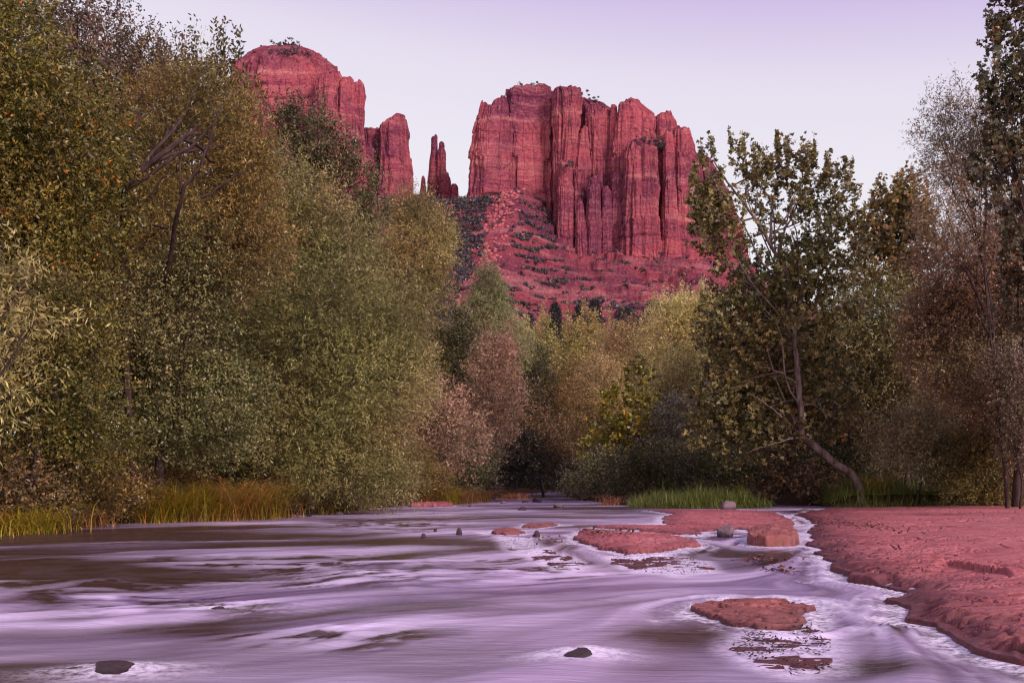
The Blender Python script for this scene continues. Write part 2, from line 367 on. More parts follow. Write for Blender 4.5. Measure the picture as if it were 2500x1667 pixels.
o = slab('riverbank', R_POLY, h_right, 440, 1000, M_SLAB, pad=0.6, wobble=0.20, wf=1.5, wetw=0.16, x0=(yk, xk), ygeo=True, loc=(8, 15), damp=0.85)
tag(o, 'broad red slickrock shelf sloping into the creek, with eroded ledges along the waterline', 'rock shelf', kind='structure')
GS = 'flat red rock slabs in the creek'
for poly, hf, nx, ny, mt, lab in (
    (S1, hslab(0.11, 0.22, 0.03, 0.04), 260, 150, M_SLAB, 'long low red slab midstream with brown leaves caught at its tip'),
    (S2, hslab(0.07, 0.28, 0.05, 0.035), 300, 200, M_SLAB, 'wide flat red slab in front of the bright green grass patch'),
    (S3, hslab(0.30, 0.06, 0.0, 0.06), 160, 120, M_SLABD, 'thick blocky red rock beside the grey boulder and narrow side channel'),
    (S4, hslab(0.07, 0.13, 0.03, 0.05), 260, 160, M_SLABD, 'brown pitted slab standing alone in the near water with white froth rim'),
    (S4b, hslab(0.018, 0.05, 0.0, 0.055), 260, 220, M_SLABD, 'submerged ledge strewn with dark leaves just below the brown pitted slab'),
    (S5, hslab(0.10, 0.12, 0.02, 0.03), 110, 60, M_SLABD, 'small reddish rock hump between two dark stones in midstream'),
    (S6, hslab(0.08, 0.12, 0.02, 0.03), 110, 60, M_SLABD, 'thin sliver of red rock behind the small reddish hump'),
    (S8, hslab(0.22, 0.2, 0.0, 0.04), 120, 60, M_SLAB, 'low red ledge under the yellowing reeds on the far bank'),
    (SH1, hslab(-0.008, 0.10, 0.0, 0.055), 240, 180, M_SLABD, 'shallow stony shoal breaking the surface below the long red slab'),
    (SH2, hslab(-0.016, 0.10, 0.0, 0.055), 240, 200, M_SLABD, 'shallow ripple shoal in midstream dotted with dark leaves')):
    tag(slab('rock_slab', poly, hf, nx, ny, mt, wobble=0.10 if poly is S3 else 0.22, wf=1.3 if poly is S3 else 2.6), lab, 'rock slab', GS)

# ================================================================ stones
def stone(px, py, w_px, h_px, mat, label, seed, Y=None, name='boulder', dz=0.0, flat=1.0, grp='loose stones in and beside the creek'):
    if Y is None: x, Y = WP(px, py); z0 = 0.0
    else: x = (px-CX)/F*Y; z0 = CAMH+(HOR-py)/F*Y
    a = w_px/F*Y*0.5; hz = h_px/F*Y
    th = np.linspace(0, 2*pi, 40, endpoint=False)[None, :]; ph = np.linspace(-0.5*pi, 0.5*pi, 26)[:, None]
    d = np.stack(np.broadcast_arrays(np.cos(ph)*np.cos(th), np.cos(ph)*np.sin(th), np.sin(ph)), -1)
    e = np.sign(d)*np.abs(d)**0.82
    r = 0.8+0.45*(fbm(d[..., 0]*1.4+seed, d[..., 1]*1.4, d[..., 2]*1.4, o=4, s=seed)-0.3)
    e = e*r[..., None]
    rr_ = np.random.default_rng(seed)
    for q_ in range(9):
        nn_ = rr_.normal(size=3); nn_ /= np.linalg.norm(nn_); e = e-np.maximum(0, e@nn_-0.66)[..., None]*nn_
    e = e*(1+0.10*(fbm(d[..., 0]*5, d[..., 1]*5+seed, d[..., 2]*5, o=3, s=seed+1)-0.5))[..., None]
    V = e*np.array((a, a*0.8, hz*1.35*flat))
    wet = np.clip(1-(V[..., 2]-hz*0.15)/(hz*0.35+1e-6), 0, 1)
    if mat is M_DARKST: wet = np.maximum(wet, 0.55)
    o = mk(name, V.reshape(-1, 3), gridq(26, 40, True), mat, smooth=True, attrs={'wet': wet.ravel()})
    o.location = (x, Y, z0+dz); o.rotation_euler = (0, 0, seed*0.7)
    return tag(o, label, 'rock', grp)
stone(1772, 1311, 52, 27, M_STONE, 'smooth grey-brown boulder in the water between the long slab and blocky red rock', 3)
stone(1779, 1243, 44, 17, M_STONE, 'pale grey boulder resting at the edge of the green grass patch', 5, Y=42.5)
stone(1033, 1314, 18, 10, M_DARKST, 'dark square stone alone in the flat brown water', 7, name='stone')
stone(1121, 1306, 16, 16, M_DARKST, 'dark upright stone just upstream of the reddish rock hump', 9, name='stone')
stone(1309, 1313, 26, 15, M_DARKST, 'round dark red stone at the tip of the long slab', 11, name='stone')
stone(1062, 1299, 14, 7, M_DARKST, 'tiny dark stone beside rippled water', 12, name='stone')
stone(1274, 1246, 26, 8, M_DARKST, 'low dark stone in the far smooth water', 13, name='stone')
stone(1364, 1239, 34, 11, M_STONE, 'broad brown stone at the mouth of the shaded creek', 15, name='stone')
stone(1311, 1226, 30, 9, M_DARKST, 'dark rock in the shaded rapids upstream', 17, name='stone')
stone(1282, 1227, 20, 5, M_DARKST, 'small flat rock among the shaded rapids', 18, name='stone')
stone(1230, 1229, 22, 6, M_STONE, 'small rock at the foot of the rusty grass tuft', 19, name='stone')
stone(1150, 1237, 24, 7, M_STONE, 'pale stone below the rusty reeds on the far bank', 20, name='stone')
stone(755, 1261, 20, 9, M_DARKST, 'dark stone at the waterline under the big willow', 21, name='stone')
stone(830, 1257, 26, 8, M_STONE, 'reddish stone at the waterline under the big willow', 22, name='stone')
stone(1412, 1606, 130, 20, M_DARKST, 'smooth dark rock that near water glides over', 24, flat=0.75, dz=0.025)
stone(275, 1642, 150, 22, M_DARKST, 'rough wet rock breaking the surface in the near water beside the left bank', 26, flat=0.75, dz=0.025)
stone(530, 1490, 60, 9, M_DARKST, 'small wet rock barely showing in the swift water', 28, name='stone')
stone(1965, 1247, 34, 7, M_STONE, 'pale flat stone at the head of the narrow side channel', 30, name='stone')

# ================================================================ water
ys = np.concatenate([np.linspace(-20, 2.5, 26), np.geomspace(2.7, 165, 620)])
tt = np.linspace(-1, 1, 640)
half = 8+np.clip(ys, 0, 60)*0.62
X = tt[None, :]*half[:, None]; Yw = np.broadcast_to(ys[:, None], X.shape).copy()
def rot(x, y, a): return x*math.cos(a)+y*math.sin(a), -x*math.sin(a)+y*math.cos(a)
dist = np.full(X.shape, 1e9)
for p in (R_POLY, S1, S2, S3, S4, S5, S6, S8): dist = np.minimum(dist, np.abs(sdf(X, Yw, p)))
wx = X + 1.6*(fbm(X*0.30, Yw*0.30, o=3, s=61)-0.5)
wy = Yw + 3.0*(fbm(X*0.26, Yw*0.18, o=3, s=63)-0.5) + 0.7*(fbm(X*0.9, Yw*0.5, o=2, s=65)-0.5)
nr = np.exp(-dist/0.45)*sst(26, 12, Yw); wy = wy*(1-nr)+nr*(dist*2.2+3)
blend = sst(-1, 4, X)
def streak(su, sv, s, o=4):
    u1, v1 = rot(wx, wy, 0.50); u2, v2 = rot(wx, wy, 0.10)
    return fbm(u1*su, v1*sv, o=o, s=s)*(1-blend)+fbm(u2*su, v2*sv, o=o, s=s)*blend
big = streak(0.16, 0.55, 71); mid = streak(0.35, 1.4, 73); fine = streak(0.7, 3.6, 75, 3)
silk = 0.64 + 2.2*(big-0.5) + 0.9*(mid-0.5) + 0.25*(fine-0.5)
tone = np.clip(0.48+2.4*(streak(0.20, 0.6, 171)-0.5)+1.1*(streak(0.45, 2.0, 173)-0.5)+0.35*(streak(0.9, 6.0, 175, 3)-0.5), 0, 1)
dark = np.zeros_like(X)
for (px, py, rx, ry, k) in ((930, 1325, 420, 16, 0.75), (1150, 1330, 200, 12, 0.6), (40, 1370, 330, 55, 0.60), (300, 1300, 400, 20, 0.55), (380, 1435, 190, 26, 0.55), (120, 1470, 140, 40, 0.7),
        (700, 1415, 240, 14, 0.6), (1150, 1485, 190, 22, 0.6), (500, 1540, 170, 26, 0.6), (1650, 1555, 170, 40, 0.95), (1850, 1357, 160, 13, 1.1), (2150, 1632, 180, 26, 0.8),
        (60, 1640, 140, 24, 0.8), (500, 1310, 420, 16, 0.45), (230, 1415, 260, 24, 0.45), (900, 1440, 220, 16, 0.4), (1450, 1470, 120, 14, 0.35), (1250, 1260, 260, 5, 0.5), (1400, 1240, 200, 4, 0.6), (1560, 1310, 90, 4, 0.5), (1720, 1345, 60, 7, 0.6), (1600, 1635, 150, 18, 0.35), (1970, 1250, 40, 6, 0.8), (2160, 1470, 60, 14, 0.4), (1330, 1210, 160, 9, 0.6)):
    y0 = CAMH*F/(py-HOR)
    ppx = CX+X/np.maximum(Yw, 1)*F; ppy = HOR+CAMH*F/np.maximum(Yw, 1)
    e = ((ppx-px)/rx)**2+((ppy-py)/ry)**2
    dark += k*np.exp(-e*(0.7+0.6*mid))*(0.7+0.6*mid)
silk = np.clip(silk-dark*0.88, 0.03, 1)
front = np.minimum.reduce([np.abs(sdf(X, Yw, p)) for p in (S4b, SH1, SH2)])
ins = np.maximum.reduce([sdf(X, Yw, p) for p in (S4b, SH1, SH2)])
shoal = sst(-0.25, 0.15, ins)
nn = fbm(X*3, Yw*3, o=3, s=81)
froth = np.clip(1.2*np.exp(-(dist/(0.07+0.42*nn*nn*nn*2.2))**2)+0.75*shoal, 0, 1)*sst(2, 5, Yw)
for (px, py, r) in ((275, 1640, 0.50), (1412, 1606, 0.36), (530, 1488, 0.3)):
    x0, y0 = WP(px, py); froth = np.maximum(froth, 0.95*np.exp(-(((X-x0)/r)**2+((Yw-y0)/(r*0.6))**2)))
silk = np.clip(silk+0.35*shoal, 0, 0.97)
zamp = 0.055*sst(60, 18, Yw)
Z = zamp*(mid-0.5)*2.0 + 0.06*(big-0.5) + 0.010*(fine-0.5)
rip = np.zeros_like(X)
for (px, py, rx, ry) in ((800, 1400, 320, 34), (1350, 1385, 160, 30), (960, 1280, 130, 14), (830, 1560, 220, 26), (2180, 1540, 60, 18), (560, 1480, 120, 16), (250, 1440, 260, 50)):
    rip += np.exp(-(((ppx-px)/rx)**2+((ppy-py)/ry)**2))
rn_ = streak(1.8, 6.0, 87, 3); silk = np.clip(silk-np.minimum(rip, 1)*1.6*sst(0.52, 0.68, rn_)*sst(55, 30, Yw), 0, 1); tone = np.clip(tone+np.minimum(rip, 1)*0.8*sst(0.5, 0.36, rn_), 0, 1)
Z += rip*0.05*(streak(1.6, 5.5, 85, 3)-0.5)*2*sst(45, 15, Yw)
# falls off the shoals into the pool, humps over drowned rocks
for (px, py, rx, ry, a) in ((1412, 1600, 0.42, 0.22, 0.055), (275, 1635, 0.5, 0.25, 0.06), (40, 1475, 0.5, 0.5, 0.10), (250, 1425, 0.6, 0.6, 0.07), (2190, 1545, 0.5, 0.3, 0.05)):
    x0, y0 = WP(px, py); Z += a*np.exp(-(((X-x0)/rx)**2+((Yw-y0)/ry)**2))
Z += shoal*0.012*(fbm(X*6, Yw*9, o=3, s=91)-0.5)*2
Z *= sst(-0.02, 0.25, np.minimum(dist, 1))*0.85+0.15
V = np.stack([X, Yw, Z], -1).reshape(-1, 3)
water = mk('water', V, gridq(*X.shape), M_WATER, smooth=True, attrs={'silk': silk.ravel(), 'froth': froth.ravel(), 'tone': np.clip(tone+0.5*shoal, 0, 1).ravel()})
tag(water, kind='structure')

# ================================================================ buttes
def tower(prof, D, ratio=0.8, expo=2.8, seed=0, nt=200, nz=200, crack=0.08, strata=0.055, pillars=9, dome=0.35):
    prof = list(prof)+[(prof[-1][0]+70, prof[-1][1]-4, prof[-1][2]+4)]
    prof = np.array(prof, float)
    py = np.linspace(prof[0, 0], prof[-1, 0], nz)
    xl = np.interp(py, prof[:, 0], prof[:, 1]); xr = np.interp(py, prof[:, 0], prof[:, 2])
    z = CAMH+(HOR-py)/F*D
    cx = ((xl+xr)/2-CX)/F*D; a = (xr-xl)/2/F*D
    amax = a.max()
    b = np.minimum(a*ratio+amax*0.05, amax*ratio)
    t = np.linspace(0, 2*pi, nt, endpoint=False)
    ct, st = np.cos(t), np.sin(t)
    ex = np.sign(ct)*np.abs(ct)**(2/expo); ey = np.sign(st)*np.abs(st)**(2/expo)
    T, Zz = np.meshgrid(t, z)
    gx, gy = np.cos(T), np.sin(T)
    wob = 0.25*(fbm(gx*1.5, gy*1.5, Zz*0.02, o=3, s=seed+1)-0.5)
    q = fbm(gx*pillars*0.32+wob, gy*pillars*0.32+wob, Zz*0.006, o=2, s=seed+2)
    groove = 1-np.abs(2*q-1)
    g = sst(0.84, 1.0, groove)+0.6*sst(0.9, 1.0, 1-np.abs(2*fbm(gx*pillars*0.7+wob, gy*pillars*0.7+wob, Zz*0.012, o=2, s=seed+22)-1))*sst(0.4, 0.6, fbm(gx*2, gy*2, Zz*0.02, o=2, s=seed+23))
    bed = fbm(Zz*0.11+0.25*fbm(gx*2, gy*2, o=2, s=seed), 0.0, 0.0, o=4, s=77)
    bedq = np.floor(bed*7)/7+sst(0.3, 0.9, bed*7-np.floor(bed*7))/7
    rough = fbm(gx*6, gy*6, Zz*0.10, o=4, s=seed+5)-0.5
    blocky = np.floor(fbm(gx*3, gy*3, Zz*0.03, o=3, s=seed+8)*6)/6-0.5
    colw = gx*pillars*0.55+0.5*wob; colv = gy*pillars*0.55+0.5*wob
    lay = np.floor(Zz/26.0+0.6*fbm(gx*1.5, gy*1.5, o=2, s=seed+4)).astype(np.int64)
    jit = _h(np.floor(colw+0.37*(lay % 3)).astype(np.int64), np.floor(colv).astype(np.int64), lay, seed+11)
    jit2 = _h(np.floor(colw*2.3).astype(np.int64), np.floor(colv*2.3).astype(np.int64), np.floor(Zz/9.0+colw*0.2).astype(np.int64), seed+12)
    bq = np.floor(Zz/13.0+0.5*fbm(gx*1.2+cx.mean()*0.02, gy*1.2, o=2, s=6)).astype(np.int64)
    k = 1 + 0.085*(_h(bq, 0*bq, 0*bq, 5)-0.5) + 0.20*(jit-0.5) + 0.08*(jit2-0.5) - crack*g + strata*(bedq-0.5)*2 + 0.05*rough + 0.07*blocky + 0.10*(fbm(gx*1.1, gy*1.1, Zz*0.012, o=2, s=seed+6)-0.5)
    rg = np.random.default_rng(seed+77)
    wid = rg.uniform(0.45, 1.25, 9); wid = np.cumsum(wid)/wid.sum()*2*pi+rg.uniform(0, 1)
    thw = (T+0.10*(fbm(Zz*0.03, s=seed+31)-0.5)+0.05*(lay % 3)) % (2*pi)
    edges = np.sort(wid % (2*pi)); edges = np.concatenate([[edges[-1]-2*pi], edges, [edges[0]+2*pi]])
    ii = np.clip(np.searchsorted(edges, thw)-1, 0, len(edges)-2)
    mid_ = (edges[ii]+edges[ii+1])/2; hw = (edges[ii+1]-edges[ii])/2
    k = k*(1-0.9*(1-np.minimum(1, np.cos(hw)/np.cos(thw-mid_)))+0.04)
    amp = np.minimum(1, (prof[-1, 0]-py)/60+0.4)[:, None]
    x = cx[:, None]+(a[:, None])*ex[None, :]*k; y = D+(b[:, None])*ey[None, :]*k
    zz = Zz + 13.0*(np.floor(fbm(x*0.09, y*0.09, o=3, s=seed+9)*7)/7-0.5)*sst(26, 0, (py-py[0]))[:, None]
    V = np.stack([x, y, zz], -1)
    cap = np.broadcast_to(V[0].mean(0)+np.array((0, 0, a[0]*0.12)), V[0].shape)[None]
    return np.concatenate([cap, V]).reshape(-1, 3), gridq(nz+1, nt, True)
def butte(name, towers, label, cat='rock formation'):
    Vs, Qs, n = [], [], 0
    for i, tw in enumerate(towers):
        kw = dict(tw[2]) if len(tw) > 2 else {}
        v, q = tower(tw[0], tw[1], seed=kw.pop('seed', i*13+len(name)), **kw)
        Vs.append(v); Qs.append(q+n); n += len(v)
    V = np.concatenate(Vs); c = np.array((V[:, 0].mean(), V[:, 1].mean(), V[:, 2].min()))
    o = mk(name, V-c, np.concatenate(Qs), M_BUTTE, smooth=False); o.location = c
    return tag(o, label, cat, kind='structure')
fine_ = dict(nt=120, nz=170, strata=0.075)
butte('butte', [
    # the great wall
    ([(249, 1180, 1196), (254, 1176, 1222), (262, 1174, 1245), (302, 1166, 1252), (372, 1154, 1256), (433, 1147, 1258), (540, 1139, 1262)], 705, dict(expo=4, ratio=0.7, nt=200, nz=220, crack=0.05)),
    ([(233, 1212, 1230), (240, 1204, 1238), (275, 1196, 1246), (540, 1180, 1252)], 703, dict(expo=3.4, ratio=0.8, **fine_)),
    ([(211, 1262, 1292), (216, 1244, 1312), (222, 1238, 1345), (300, 1233, 1350), (400, 1230, 1352), (550, 1222, 1355)], 708, dict(expo=4.5, ratio=0.6, nt=220, nz=240, crack=0.05)),
    ([(217, 1322, 1340), (224, 1318, 1352), (360, 1314, 1350), (560, 1312, 1352)], 702, dict(expo=3, **fine_)),
    ([(211, 1360, 1376), (216, 1354, 1392), (235, 1350, 1412), (300, 1348, 1416), (400, 1350, 1398), (560, 1352, 1400)], 690, dict(ratio=0.8, crack=0.16, pillars=12)),
    ([(213, 1388, 1404), (222, 1380, 1418), (245, 1376, 1422), (340, 1374, 1412), (420, 1372, 1400), (560, 1368, 1402)], 686, dict(ratio=0.8, crack=0.14)),
    ([(232, 1412, 1430), (246, 1408, 1452), (262, 1408, 1478), (275, 1408, 1494), (420, 1402, 1500), (600, 1400, 1505)], 712, dict(ratio=0.7, nt=180, nz=180)),
    ([(268, 1436, 1470), (280, 1430, 1492), (420, 1428, 1496), (600, 1425, 1500)], 700, dict(ratio=0.6)),
    ([(312, 1420, 1430), (322, 1414, 1434), (360, 1404, 1438), (420, 1396, 1442), (600, 1390, 1444)], 690, fine_),
    ([(404, 1370, 1394), (412, 1363, 1398), (500, 1361, 1400), (600, 1358, 1402)], 676, fine_),
    ([(400, 1404, 1420), (412, 1400, 1424), (600, 1398, 1426)], 682, fine_),
    ([(420, 1450, 1460), (432, 1440, 1464), (462, 1434, 1464), (490, 1432, 1466), (620, 1426, 1468)], 674, fine_),
    ([(395, 1456, 1466), (410, 1454, 1470), (620, 1450, 1474)], 680, fine_),
    ([(480, 1412, 1418), (500, 1408, 1424), (620, 1402, 1436)], 672, fine_),
    # the broad middle head with its spike
    ([(260, 1492, 1502), (265, 1490, 1507), (320, 1488, 1512), (420, 1484, 1516), (600, 1480, 1520)], 694, fine_),
    ([(241, 1540, 1556), (246, 1530, 1562), (256, 1522, 1566), (268, 1510, 1578), (280, 1508, 1594), (310, 1500, 1600), (360, 1488, 1602), (440, 1482, 1606), (610, 1474, 1612)], 698, dict(nt=200, nz=220, ratio=0.7)),
    ([(254, 1514, 1528), (262, 1509, 1536), (340, 1504, 1540), (600, 1500, 1544)], 690, fine_),
    ([(344, 1548, 1570), (350, 1532, 1586), (362, 1524, 1600), (430, 1518, 1606), (520, 1514, 1608), (630, 1508, 1612)], 676, dict(nt=180, nz=170, crack=0.15, pillars=12)),
    ([(425, 1500, 1512), (440, 1494, 1520), (630, 1486, 1528)], 678, fine_),
    ([(452, 1472, 1484), (470, 1468, 1492), (630, 1462, 1498)], 676, fine_),
    ([(470, 1556, 1580), (480, 1550, 1588), (640, 1544, 1594)], 670, fine_),
    # rounded fins to the right
    ([(267, 1612, 1624), (276, 1602, 1638), (300, 1599, 1648), (330, 1598, 1652), (440, 1600, 1656), (620, 1600, 1660)], 696, fine_),
    ([(318, 1624, 1638), (326, 1620, 1644), (470, 1618, 1650), (620, 1612, 1656)], 684, fine_),
    ([(306, 1652, 1672), (314, 1645, 1682), (340, 1640, 1690), (360, 1638, 1696), (420, 1638, 1699), (520, 1636, 1706), (630, 1632, 1712)], 690, dict(nt=150, nz=170)),
    ([(430, 1626, 1640), (445, 1620, 1650), (630, 1612, 1664)], 678, fine_),
    ([(372, 1690, 1698), (392, 1690, 1710), (470, 1688, 1722), (630, 1684, 1730)], 694, fine_),
    ([(384, 1712, 1722), (392, 1706, 1734), (430, 1704, 1756), (480, 1700, 1780), (540, 1698, 1800), (650, 1690, 1830)], 700, dict(nt=150, nz=150)),
    # stepped foot
    ([(566, 1440, 1700), (574, 1410, 1730), (584, 1404, 1736), (660, 1390, 1770)], 690, dict(ratio=0.22, expo=3.5, nt=260, nz=60, crack=0.06, strata=0.05, pillars=26)),
    ([(596, 1450, 1760), (604, 1420, 1790), (680, 1400, 1830)], 688, dict(ratio=0.24, expo=3.5, nt=260, nz=60, crack=0.05, strata=0.05, pillars=26)),
], 'largest red butte with a sheer wall and crowded fluted pillars, above the middle of the creek')
butte('butte', [
    ([(110, 704, 718), (115, 696, 730), (120, 684, 742), (128, 640, 756), (136, 628, 768), (145, 617, 784), (172, 589, 818), (190, 582, 842), (260, 572, 856), (330, 565, 858), (560, 545, 870)], 725, dict(nt=280, nz=300, ratio=0.6, crack=0.035, expo=3.2, pillars=14)),
    ([(176, 792, 812), (184, 780, 834), (200, 772, 842), (240, 766, 842), (330, 764, 846), (560, 756, 852)], 690, dict(nt=150, nz=180, crack=0.08)),
    ([(188, 836, 852), (197, 828, 864), (240, 824, 872), (330, 822, 878), (560, 816, 890)], 688, dict(nt=130, nz=180, crack=0.10)),
    ([(206, 866, 880), (214, 860, 888), (236, 856, 895), (250, 858, 891), (262, 860, 890), (284, 858, 890), (314, 858, 887), (377, 858, 895), (560, 852, 906)], 692, dict(nt=120, nz=200, strata=0.06)),
    ([(255, 738, 764), (262, 734, 772), (560, 724, 780)], 694, fine_),
], 'domed red butte with a shrubby cap, rising over the olive willows')
butte('butte', [
    ([(311, 894, 924), (318, 888, 932), (390, 888, 934), (560, 880, 936)], 712, dict(nt=130, nz=150, expo=3.5)),
    ([(284, 958, 980), (290, 950, 990), (304, 934, 993), (322, 931, 999), (377, 930, 1002), (463, 926, 1008), (560, 918, 1012)], 704, dict(nt=160, nz=200, crack=0.07, expo=3.4)),
    ([(271, 977, 985), (275, 975, 988), (284, 976, 987), (296, 972, 990)], 706, dict(nt=40, nz=30)),
    ([(350, 896, 906), (372, 892, 912), (560, 880, 924)], 696, fine_),
], 'square red rock tower with a knob on top, beside the domed butte')
butte('spire', [
    ([(337, 1056, 1064), (341, 1053, 1068), (372, 1053, 1068), (400, 1049, 1069), (440, 1046, 1072), (492, 1041, 1076), (540, 1036, 1080)], 760, fine_),
    ([(344, 1074, 1082), (347, 1072, 1085), (362, 1071, 1085), (374, 1069, 1089), (384, 1069, 1089), (412, 1068, 1090), (440, 1066, 1096), (540, 1060, 1100)], 757, fine_),
    ([(424, 1088, 1094), (432, 1086, 1099), (445, 1085, 1101), (540, 1080, 1104)], 759, fine_),
    ([(453, 1103, 1114), (460, 1098, 1118), (540, 1094, 1121)], 760, fine_),
    ([(433, 1031, 1035), (440, 1028, 1038), (460, 1027, 1039), (486, 1022, 1041), (540, 1016, 1046)], 762, fine_),
], 'slim twin rock spires standing in the gap between the two big buttes', 'rock spire')

# ================================================================ hillside below the buttes
us = np.linspace(300, 2500, 900); yy = np.concatenate([np.linspace(330, 720, 420), np.linspace(726, 1000, 30)])
U, Yh = np.meshgrid(us, yy)
ue = U + (700-np.minimum(Yh, 700))*0.45*sst(1500, 1250, U)
top = np.interp(ue, [300, 880, 960, 1020, 1080, 1150, 1215, 1290, 1340, 1375, 1420, 1560, 1700, 1800, 1900, 2050, 2300, 2500], [560, 545, 520, 495, 492, 500, 492, 462, 520, 572, 600, 600, 600, 640, 705, 790, 900, 960])
z0 = CAMH+(HOR-top)/F*700
t = np.clip((Yh-330)/(690-330), 0, 1)
prof = 0.10+0.50*t+0.40*t**2.2
z = z0*prof
bx = (U-CX)/F*Yh
z += 22*(fbm(bx*0.020, Yh*0.014, o=5, s=101)-0.5)*(0.35+t)*sst(1.0, 0.8, t*0.98) + 8*(fbm(bx*0.06, Yh*0.05, o=4, s=103)-0.5)
nz_ = 2.2*fbm(bx*0.016, Yh*0.02, o=4, s=107)
q = z/9.0+1.4*nz_; fq = np.floor(q); led = (fq+sst(0.66, 0.76, q-fq)-1.4*nz_)*9.0
tk = sst(1240, 1380, ue)*0.95
z = z*(1-tk)+led*tk
q = z/3.0; fq = np.floor(q); z = z*(1-0.7*tk)+0.7*tk*(fq+sst(0.6, 0.8, q-fq))*3.0
z = np.where(Yh > 720, z-(Yh-720)*0.9, z)
z = z-12*sst(360, 330, Yh)
hill_V = np.stack([bx, Yh, z], -1)
hill = mk('hillside', hill_V.reshape(-1, 3), gridq(*U.shape), M_HILL, smooth=False)
tag(hill, 'red terraced rock slope with scattered dark scrub under the largest butte', 'hillside', kind='structure')
def hill_z(u, Yv):
    i = np.clip((u-us[0])/(us[1]-us[0]), 0, len(us)-2); k = np.clip((Yv-yy[0])/(yy[1]-yy[0]), 0, 418)
    return z[np.round(k).astype(int), np.round(i).astype(int)]

# ---- scrub on the slope: uncountable, one object
def shrub_cloud(C0, R, n, leaf, cols, r=rng):
    m = len(C0)
    d = r.normal(size=(m, n, 3)); d /= np.linalg.norm(d, axis=-1, keepdims=True)
    rad = R[:, None, None]*(r.random((m, n, 1))**0.4)*np.array((1, 1, 0.75))
    c = C0[:, None]+d*rad; c[..., 2] += R[:, None]*0.4
    a = r.normal(size=(m, n, 3)); a /= np.linalg.norm(a, axis=-1, keepdims=True)
    b = np.cross(a, d); b /= np.linalg.norm(b, axis=-1, keepdims=True)+1e-9
    s = leaf*(0.6+0.8*r.random((m, n, 1)))
    V = np.stack([c-a*s, c-b*s*0.5, c+a*s, c+b*s*0.5], 2).reshape(-1, 3)
    Q = np.arange(len(V)).reshape(-1, 4)
    col = np.asarray(cols)[r.integers(0, len(cols), (m,))][:, None]*(0.7+0.6*r.random((m, n, 1)))
    return V, Q, np.repeat(col.reshape(-1, 3), 4, 0)
N = 60000
u_ = rng.uniform(860, 1850, N); y_ = rng.uniform(380, 712, N)
d1 = 0.5*fbm((u_-CX)/F*y_*0.03, y_*0.03, o=4, s=111)+0.5*fbm((u_-CX)/F*y_*0.05, y_*0.07, o=4, s=113) 
ue_ = u_+(700-y_)*0.45*sst(1500, 1250, u_)
zone = 0.30*np.exp(-((ue_-1120)/75)**2) + 0.24*np.exp(-((ue_-1355)/55)**2)*sst(560, 620, y_) + 0.20*np.exp(-((ue_-1480)/90)**2)*sst(520, 460, y_) + 0.20*sst(560, 430, y_)
zone += 0.30*np.exp(-((ue_-1040)/40)**2)
talus = np.exp(-((ue_-1255)/38)**2)
p = np.clip((d1-0.515+zone*0.8-talus*0.22)*2.6, 0, 0.55)+0.02
keep = rng.random(N) < p*0.7
u_, y_ = u_[keep], y_[keep]
C0 = np.stack([(u_-CX)/F*y_, y_, hill_z(u_, y_)], -1)
R = rng.uniform(0.9, 2.6, len(C0))
SCR = [(0.055, 0.045, 0.055), (0.07, 0.058, 0.055), (0.05, 0.042, 0.06), (0.09, 0.07, 0.06)]
V, Q, c = shrub_cloud(C0, R, 26, 0.75, SCR)
sc = mk('scrub', V, Q, M_LEAF, col=c); tag(sc, 'dark juniper scrub dotting the red slope', 'scrub', kind='stuff')
# scrub on the dome's cap and on the summits
caps = []
for (a, b, y0, y1, D, n) in ((632, 700, 131, 113, 722, 60), (700, 735, 114, 119, 722, 40), (735, 815, 124, 170, 722, 70), (660, 760, 132, 138, 705, 60), (1240, 1310, 222, 214, 706, 14), (1400, 1480, 224, 266, 708, 30), (1540, 1600, 352, 350, 672, 26), (1600, 1622, 356, 362, 684, 26), (1015, 1130, 500, 500, 715, 260), (1364, 1400, 405, 406, 672, 14)):
    s_ = rng.random(n); 
    caps.append(np.stack([(a+(b-a)*s_-CX)/F*D+rng.normal(0, 1, n), D+rng.normal(0, 5, n), CAMH+(HOR-(y0+(y1-y0)*s_))/F*D+rng.normal(0, 0.7, n)], -1))
caps = np.concatenate(caps)
V, Q, c = shrub_cloud(caps, rng.uniform(0.8, 1.9, len(caps)), 24, 0.6, SCR)
sc = mk('scrub', V, Q, M_LEAF, col=c); tag(sc, 'dark bushes along the summit ledges of the buttes', 'scrub', kind='stuff')
# talus blocks
N = 3200
u_ = rng.normal(0, 1, N)*rng.uniform(6, 60, N)+1240; y_ = rng.uniform(400, 690, N); u_ = u_-(700-y_)*0.45
C0 = np.stack([(u_-CX)/F*y_, y_, hill_z(u_, y_)], -1)
s_ = 0.2+1.0*rng.random(N)**5
cube = np.array([(-1, -1, -1), (1, -1, -1), (1, 1, -1), (-1, 1, -1), (-1, -1, 1), (1, -1, 1), (1, 1, 1), (-1, 1, 1)], float)
cq = np.array([(0, 1, 5, 4), (1, 2, 6, 5), (2, 3, 7, 6), (3, 0, 4, 7), (4, 5, 6, 7)])
ang = rng.uniform(0, 2*pi, N); J = cube[None]*(0.6+0.5*rng.random((N, 8, 3)))*s_[:, None, None]*np.array((1.2, 1, 0.8))
xr_ = J[..., 0]*np.cos(ang)[:, None]-J[..., 1]*np.sin(ang)[:, None]; yr_ = J[..., 0]*np.sin(ang)[:, None]+J[..., 1]*np.cos(ang)[:, None]
V = (np.stack([xr_, yr_, J[..., 2]], -1)+C0[:, None]).reshape(-1, 3)
Q = (cq[None]+(np.arange(N)*8)[:, None, None]).reshape(-1, 4)
m_t = slab_mat('pale_talus', C(0.40, 0.085, 0.10), C(0.20, 0.045, 0.07), C(0.52, 0.17, 0.16))
